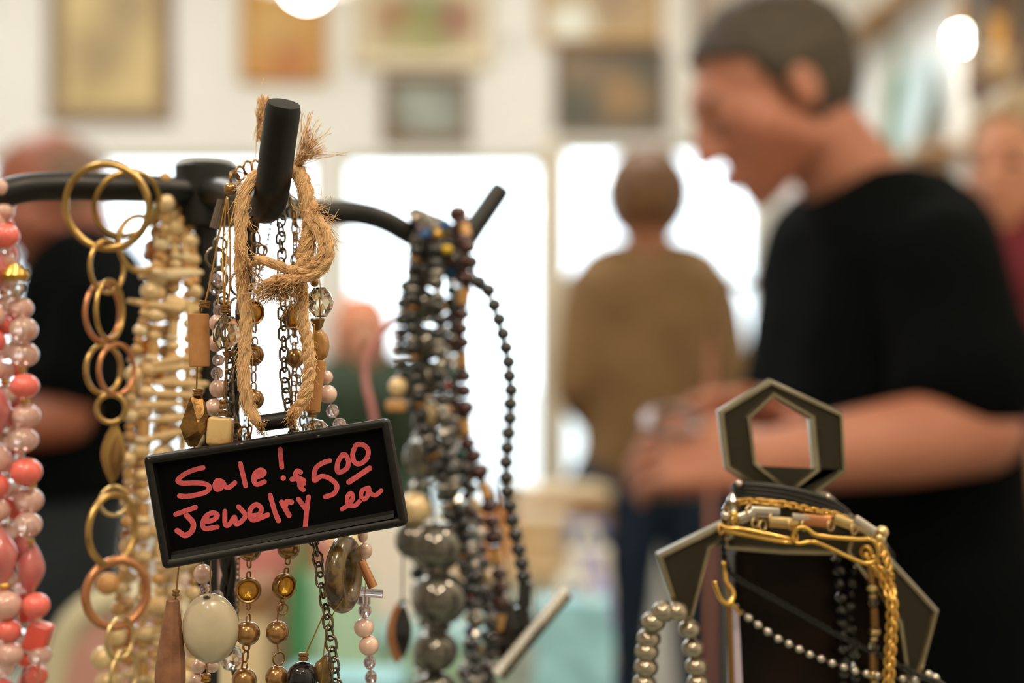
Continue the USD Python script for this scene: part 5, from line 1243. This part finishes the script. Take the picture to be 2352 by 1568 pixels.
B(t, 'marquise', 1180, 1430, 90, 120, 'black_bead', .672, depth=16, tilt=24, name='leaf'); B(t, 'marquise', 1160, 1480, 60, 130, 'black_bead', .675, depth=14, tilt=-14, name='leaf')
t = Thing('rhinestone_bar', 'slanting bar set with a row of pale rhinestones at the foot of the dark bunch', 'pendant', W(1220, 1445, .66), None)
wire(t, [(1064, 560, .69), (1190, 1200, .70), (1230, 1380, .675), (1222, 1440, .665)], 1.4, 'cord_black', 'cord')
e0, e1 = W(1140, 1545, .655), W(1296, 1356, .668)
dv = e1 - e0; nv = np.array([dv[2], 0, -dv[0]]); nv /= np.linalg.norm(nv)
t.part('bar', tube([e0 + nv * .0028, e1 + nv * .0028], .0022, 10, flat=.8), 'dark_pewter')
for i in range(15): t.part('rhinestone', xf(SHAPE['crystal'], (.0021, .0021, .0019), look([0, -1, 0]), e0 + dv * (i + .3) / 14.6 + [0, -.0008, 0]), 'china_white', smooth=False)
for i in range(15): t.part('setting', xf(SHAPE['disc'], (.0024, .0024, .0012), look([0, -1, 0]), e0 + dv * (i + .3) / 14.6 + [0, .0012, 0]), 'silver', smooth=40)

# ------------------------------------------------------------------ the second display: an anchor-like metal frame on dark wood
D2 = .575
base = W(1850, 1500, D2)
def plate_mesh(outer_px, hole_px=None, inset=8, D=D2, h=.0032, thick=.0045, recess=.0016):
    """A flat plate whose rims stand proud with sloping edges. Points in pixels, clockwise or not."""
    def toP(p):
        q = np.array([((x - 1176) * K * D, -(y - 784) * K * D) for x, y in p])
        return q if sg.LinearRing(q).is_ccw else q[::-1]
    s = K * D; o = toP(outer_px); rings = [(0, -thick), (0, 0), (inset * s * .35, h), (inset * s * .8, h), (inset * s * 1.15, h - recess)]
    put = lambda q2, z: np.c_[q2[:, 0], np.full(len(q2), D) - z, q2[:, 1] + EYE]
    ms = [shell([put(mitre(o, d), z) for d, z in rings])]
    polys = [mitre(o, rings[-1][0])]
    if hole_px is not None:
        hh = toP(hole_px)[::-1]
        ms.append(shell([put(mitre(hh, d), z) for d, z in rings])); polys.append(mitre(hh, rings[-1][0]))
    rim = join(*ms)
    v = np.vstack(polys); ends = np.cumsum([len(p) for p in polys]).astype(np.uint32)
    tri = earcut.triangulate_float64(np.ascontiguousarray(v), ends).reshape(-1, 3)
    face = trimesh.Trimesh(put(v, h - recess), tri, process=False)
    vb = np.vstack([o] + ([hh] if hole_px is not None else [])); eb = np.cumsum([len(o)] + ([len(hh)] if hole_px is not None else [])).astype(np.uint32)
    back = trimesh.Trimesh(put(vb, -thick), earcut.triangulate_float64(np.ascontiguousarray(vb), eb).reshape(-1, 3)[:, ::-1], process=False)
    return rim, join(face, back)
st = Thing('display_stand', 'dark wood display stand with hexagonal antique metal frame and angled arms', 'jewelry stand', (base[0], base[1], TA))
def plate2(nm, outer, hole=None, **kw):
    rim, face = plate_mesh(outer, hole, **kw)
    p = st.part(nm, rim, 'anchor_metal', smooth=False); st.part(nm + '_face', face, 'anchor_face', smooth=False, under=p)
plate2('hexagon_frame', [(1768, 870), (1936, 947), (1943, 1084), (1862, 1142), (1738, 1124), (1664, 1076), (1648, 943)], [(1776, 914), (1858, 962), (1868, 1074), (1812, 1118), (1738, 1060), (1725, 962)], inset=13)
plate2('arm_plate', [(1662, 1196), (1508, 1272), (1556, 1428), (1592, 1424), (1632, 1262), (1690, 1232)], inset=13)
plate2('arm_plate', [(1960, 1186), (2156, 1400), (2108, 1580), (2078, 1580), (2056, 1430), (1936, 1266)], inset=15)
plate2('collar_plate', [(1652, 1222), (1700, 1130), (1900, 1130), (2010, 1230), (1960, 1276), (1800, 1274), (1660, 1262)], inset=14, D=.579)
z1 = W(0, 1246, .6)[2]; xa, xb = W(1688, 0, .583)[0], W(2062, 0, .583)[0]
st.part('wood_block', rbox((xa, .584, TA + .02), (xb, .625, z1), .004), 'stand_wood')
st.part('foot', rbox((xa - .02, .565, TA), (xb + .02, .645, TA + .02), .004), 'stand_wood')
# its necklaces
t = Thing('black_cord_necklace', 'black cord wound round the neck of the metal hexagon', 'necklace', W(1800, 1130, .56), None)
for k in range(4): wire(t, [(1690, 1118 + k * 9, .572), (1700, 1112 + k * 9, .562), (1800, 1122 + k * 10, .558), (1900, 1148 + k * 11, .562), (1945, 1176 + k * 10, .572), (1900, 1150 + k * 9, .586), (1800, 1130 + k * 9, .588), (1696, 1120 + k * 9, .582), (1690, 1118 + k * 9, .572)], 8, 'cord_black', 'coil', n=60)
B(t, 'blob', 1698, 1110, 16, 16, 'silver', .559, name='bead'); B(t, 'blob', 1902, 1140, 12, 12, 'silver', .556, name='bead')
t = Thing('chain_necklace', 'fine gold chain draped round the collar under the black cord', 'necklace', W(1800, 1150, .56), None)
chain(t, [(1662, 1230, .566), (1676, 1180, .562), (1700, 1152, .558), (1790, 1156, .555), (1850, 1168, .555), (1930, 1186, .557), (1980, 1216, .56), (2020, 1250, .562), (2040, 1292, .564), (2046, 1330, .566), (2052, 1420, .566), (2044, 1500, .566), (2036, 1620, .566)], 20, 14, 4.5, 'gold', overlap=.62, rngseed=5)
t = Thing('chain_necklace', 'gold chain hanging in a thick plait under the stand\'s right arm', 'necklace', W(2030, 1400, .57), None)
chain(t, [(1990, 1268, .571), (2030, 1330, .569), (2048, 1380, .564), (2046, 1470, .564), (2036, 1640, .564)], 26, 22, 8, 'gold', overlap=.5, rngseed=8)
t = Thing('bar_link_bracelet', 'silver and pink gold bracelet of rounded bar links across the collar', 'bracelet', W(1800, 1190, .555), None)
for x, y, w, h, tl, m in ((1716, 1185, 26, 40, 70, 'silver'), (1758, 1176, 26, 64, 92, 'silver'), (1800, 1200, 26, 66, 94, 'pale_gold'), (1838, 1190, 22, 40, 96, 'silver'), (1876, 1196, 28, 64, 96, 'rose_copper'), (1940, 1200, 24, 50, 110, 'pale_gold'), (1984, 1208, 26, 56, 124, 'silver')):
    B(t, 'cyl', x, y, w, h, m, .5545, tilt=tl, name='bar_link', depth=12)
for x, y in ((1690, 1195), (1735, 1200), (1775, 1190), (1818, 1204), (1848, 1206), (1908, 1206), (1962, 1214), (1752, 1206), (1722, 1172)): ring(t, x, y, 9, 12, 5, 'pale_gold', .5545, name='link')
wire(t, [(1690, 1195, .5545), (1760, 1195, .556), (1850, 1200, .556), (1940, 1206, .556), (2005, 1222, .556), (2030, 1262, .58), (1850, 1232, .592), (1690, 1200, .58), (1688, 1195, .556)], 1.6, 'silver', 'inner_wire')
t = Thing('gold_clip_chain', 'gold paperclip link chain across the front of the collar', 'chain', W(1800, 1230, .55), None)
def loop(pts, r, mat='gold', nm='clip_link', closed=True):
    q = np.array([W(*p) for p in pts]); s = K * pts[0][2]
    p = spline(np.vstack([q, q[:1]]), 70)[:-1] if closed else spline(q, 60)
    t.part(nm, tube(p, r * s, 8, closed=closed), mat, smooth=True)
loop([(1660, 1206, .553), (1668, 1212, .552), (1700, 1214, .551), (1760, 1226, .551), (1806, 1236, .551), (1822, 1240, .552), (1806, 1245, .554), (1700, 1226, .555), (1664, 1216, .555)], 5)
loop([(1826, 1244, .552), (1822, 1226, .550), (1838, 1210, .549), (1856, 1216, .549), (1880, 1230, .549), (1960, 1238, .549), (2002, 1240, .549), (2016, 1262, .550), (2012, 1282, .551), (1994, 1294, .551), (1960, 1284, .551), (1875, 1246, .551), (1836, 1248, .551)], 5.2)
for k, (x, y) in enumerate(((2022, 1262), (2034, 1280), (2040, 1296))): ring(t, x, y, 9, 14, 6, 'gold', .553, tilt=-40, name='link')
ring(t, 1826, 1234, 7, 10, 5, 'gold', .551, name='link'); ring(t, 1658, 1214, 8, 12, 6, 'gold', .555, name='link')
for x, y in ((2020, 1236), (2026, 1222)): B(t, 'blob', x, y, 30, 30, 'pale_gold', .556, name='bead')
B(t, 'bicone', 1675, 1168, 34, 40, 'crystal_clear', .556, name='crystal'); B(t, 'bicone', 1682, 1148, 28, 30, 'silver', .557, name='charm'); B(t, 'blob', 1668, 1184, 24, 24, 'silver', .556, name='charm'); B(t, 'blob', 1686, 1186, 22, 34, 'gold', .555, name='charm')
t = Thing('chain_necklace', 'thin black chain slanting across the dark wood block', 'necklace', W(1670, 1260, .57), None)
chain(t, [(1700, 1150, .563), (1664, 1190, .562), (1660, 1250, .564), (1668, 1296, .568), (1690, 1326, .571), (1760, 1366, .572), (1830, 1405, .572), (1920, 1456, .572), (2010, 1500, .57), (2100, 1546, .566), (2180, 1580, .564)], 15, 11, 5, 'hematite', overlap=.62, rngseed=9)
t = Thing('ball_chain', 'silver ball chain with gold hook clasp slanting across the dark wood block', 'chain', W(1700, 1400, .565), None)
pts = [(1720, 1418), (1742, 1434), (1764, 1450), (1788, 1466), (1812, 1478), (1836, 1490), (1860, 1502), (1886, 1512), (1911, 1522), (1938, 1531), (1964, 1540), (1990, 1546), (2016, 1551), (2044, 1556), (2072, 1558), (2100, 1562), (2132, 1548), (2148, 1556)]
for x, y in pts: B(t, 'blob', x, y, 19, 19, 'silver', .568, name='ball')
wire(t, [(1704, 1402, .569)] + [(x, y, .569) for x, y in pts[:-2]] + [(2120, 1556, .566), (2150, 1558, .566), (2180, 1580, .566)], 2.4, 'dark_pewter', 'core')
wire(t, [(1641, 1334, .560), (1646, 1352, .560), (1656, 1376, .561), (1672, 1386, .562), (1684, 1372, .563), (1682, 1354, .564), (1668, 1336, .565), (1664, 1310, .566), (1662, 1290, .564)], 6, 'gold', 'hook', n=50)
wire(t, [(1676, 1380, .562), (1690, 1394, .564), (1702, 1408, .567)], 6, 'gold', 'hook_eye')
t = Thing('ribbon_pendant', 'lilac ribbon with thin gold bar hanging at the edge of the dark wood block', 'pendant', W(1680, 1390, .57), None)
wire(t, [(1662, 1296, .568), (1668, 1340, .568), (1674, 1392, .568)], 1.6, 'gold', 'thread')
q0, q1 = W(1684, 1388, .570), W(1690, 1660, .570)
t.part('ribbon', trimesh.convex.convex_hull(np.array([p + [dx * K * .57, dy, 0] for p, ww in ((q0, 12), (q1, 20)) for dx in (-ww, ww) for dy in (0, .0006)])), 'lilac_ribbon', smooth=False)
wire(t, [(1674, 1388, .5685), (1678, 1480, .5685), (1684, 1660, .5685)], 7, 'bronze', 'gold_bar')
t = Thing('jet_necklace', 'glittering black faceted bead strand down the dark wood block', 'necklace', W(1930, 1280, .575), None)
strand(t, [(1920, 1268, .577), (1928, 1340, .575), (1932, 1420, .575), (1940, 1500, .575), (1936, 1660, .575)], [('bicone', 32, 28, 'hematite'), ('crystal', 36, 30, 'black_bead')], thread='cord_black', seed=4)
strand(t, [(1960, 1270, .578), (1958, 1340, .576), (1950, 1420, .576), (1958, 1500, .576), (1960, 1660, .576)], [('crystal', 32, 30, 'black_bead'), ('bicone', 28, 24, 'hematite')], thread='cord_black', seed=8)
t = Thing('crystal_chain', 'pale copper and crystal link strand beside the gold plait', 'necklace', W(2010, 1300, .572), None)
strand(t, [(1996, 1270, .574), (2004, 1360, .571), (2008, 1440, .571), (2006, 1520, .571), (2010, 1660, .571)], [('crystal', 24, 26, 'crystal'), ('cyl', 18, 40, 'bronze'), ('lump', 26, 24, 'pale_gold'), ('disc', 20, 8, 'pale_gold')], seed=9)
t = Thing('pearl_bracelet', 'silver grey pearl bracelet looped over the stand\'s left arm', 'bracelet', W(1540, 1420, .575), None)
px_ = [(1524, 1404, .562), (1500, 1428, .563), (1490, 1466, .566), (1486, 1496, .566), (1484, 1532, .566), (1480, 1570, .566), (1478, 1608, .566)]
P('silver_pearl', (164, 154, 136), .14, .8, coat=.5)
for x, y, dd in px_: B(t, 'ball', x, y, 56, 48, 'silver_pearl', dd, name='pearl')
for x, y, dd in [(1556, 1404, .561), (1584, 1444, .565), (1592, 1488, .566), (1600, 1530, .566), (1604, 1568, .566), (1608, 1610, .566)]: B(t, 'ball', x, y, 52, 46, 'silver_pearl', dd, name='pearl')
wire(t, [(1478, 1620, .566), (1486, 1496, .566), (1500, 1428, .563), (1535, 1398, .5615), (1584, 1444, .565), (1600, 1530, .566), (1608, 1620, .566)], 2, 'cord_thread', 'thread')
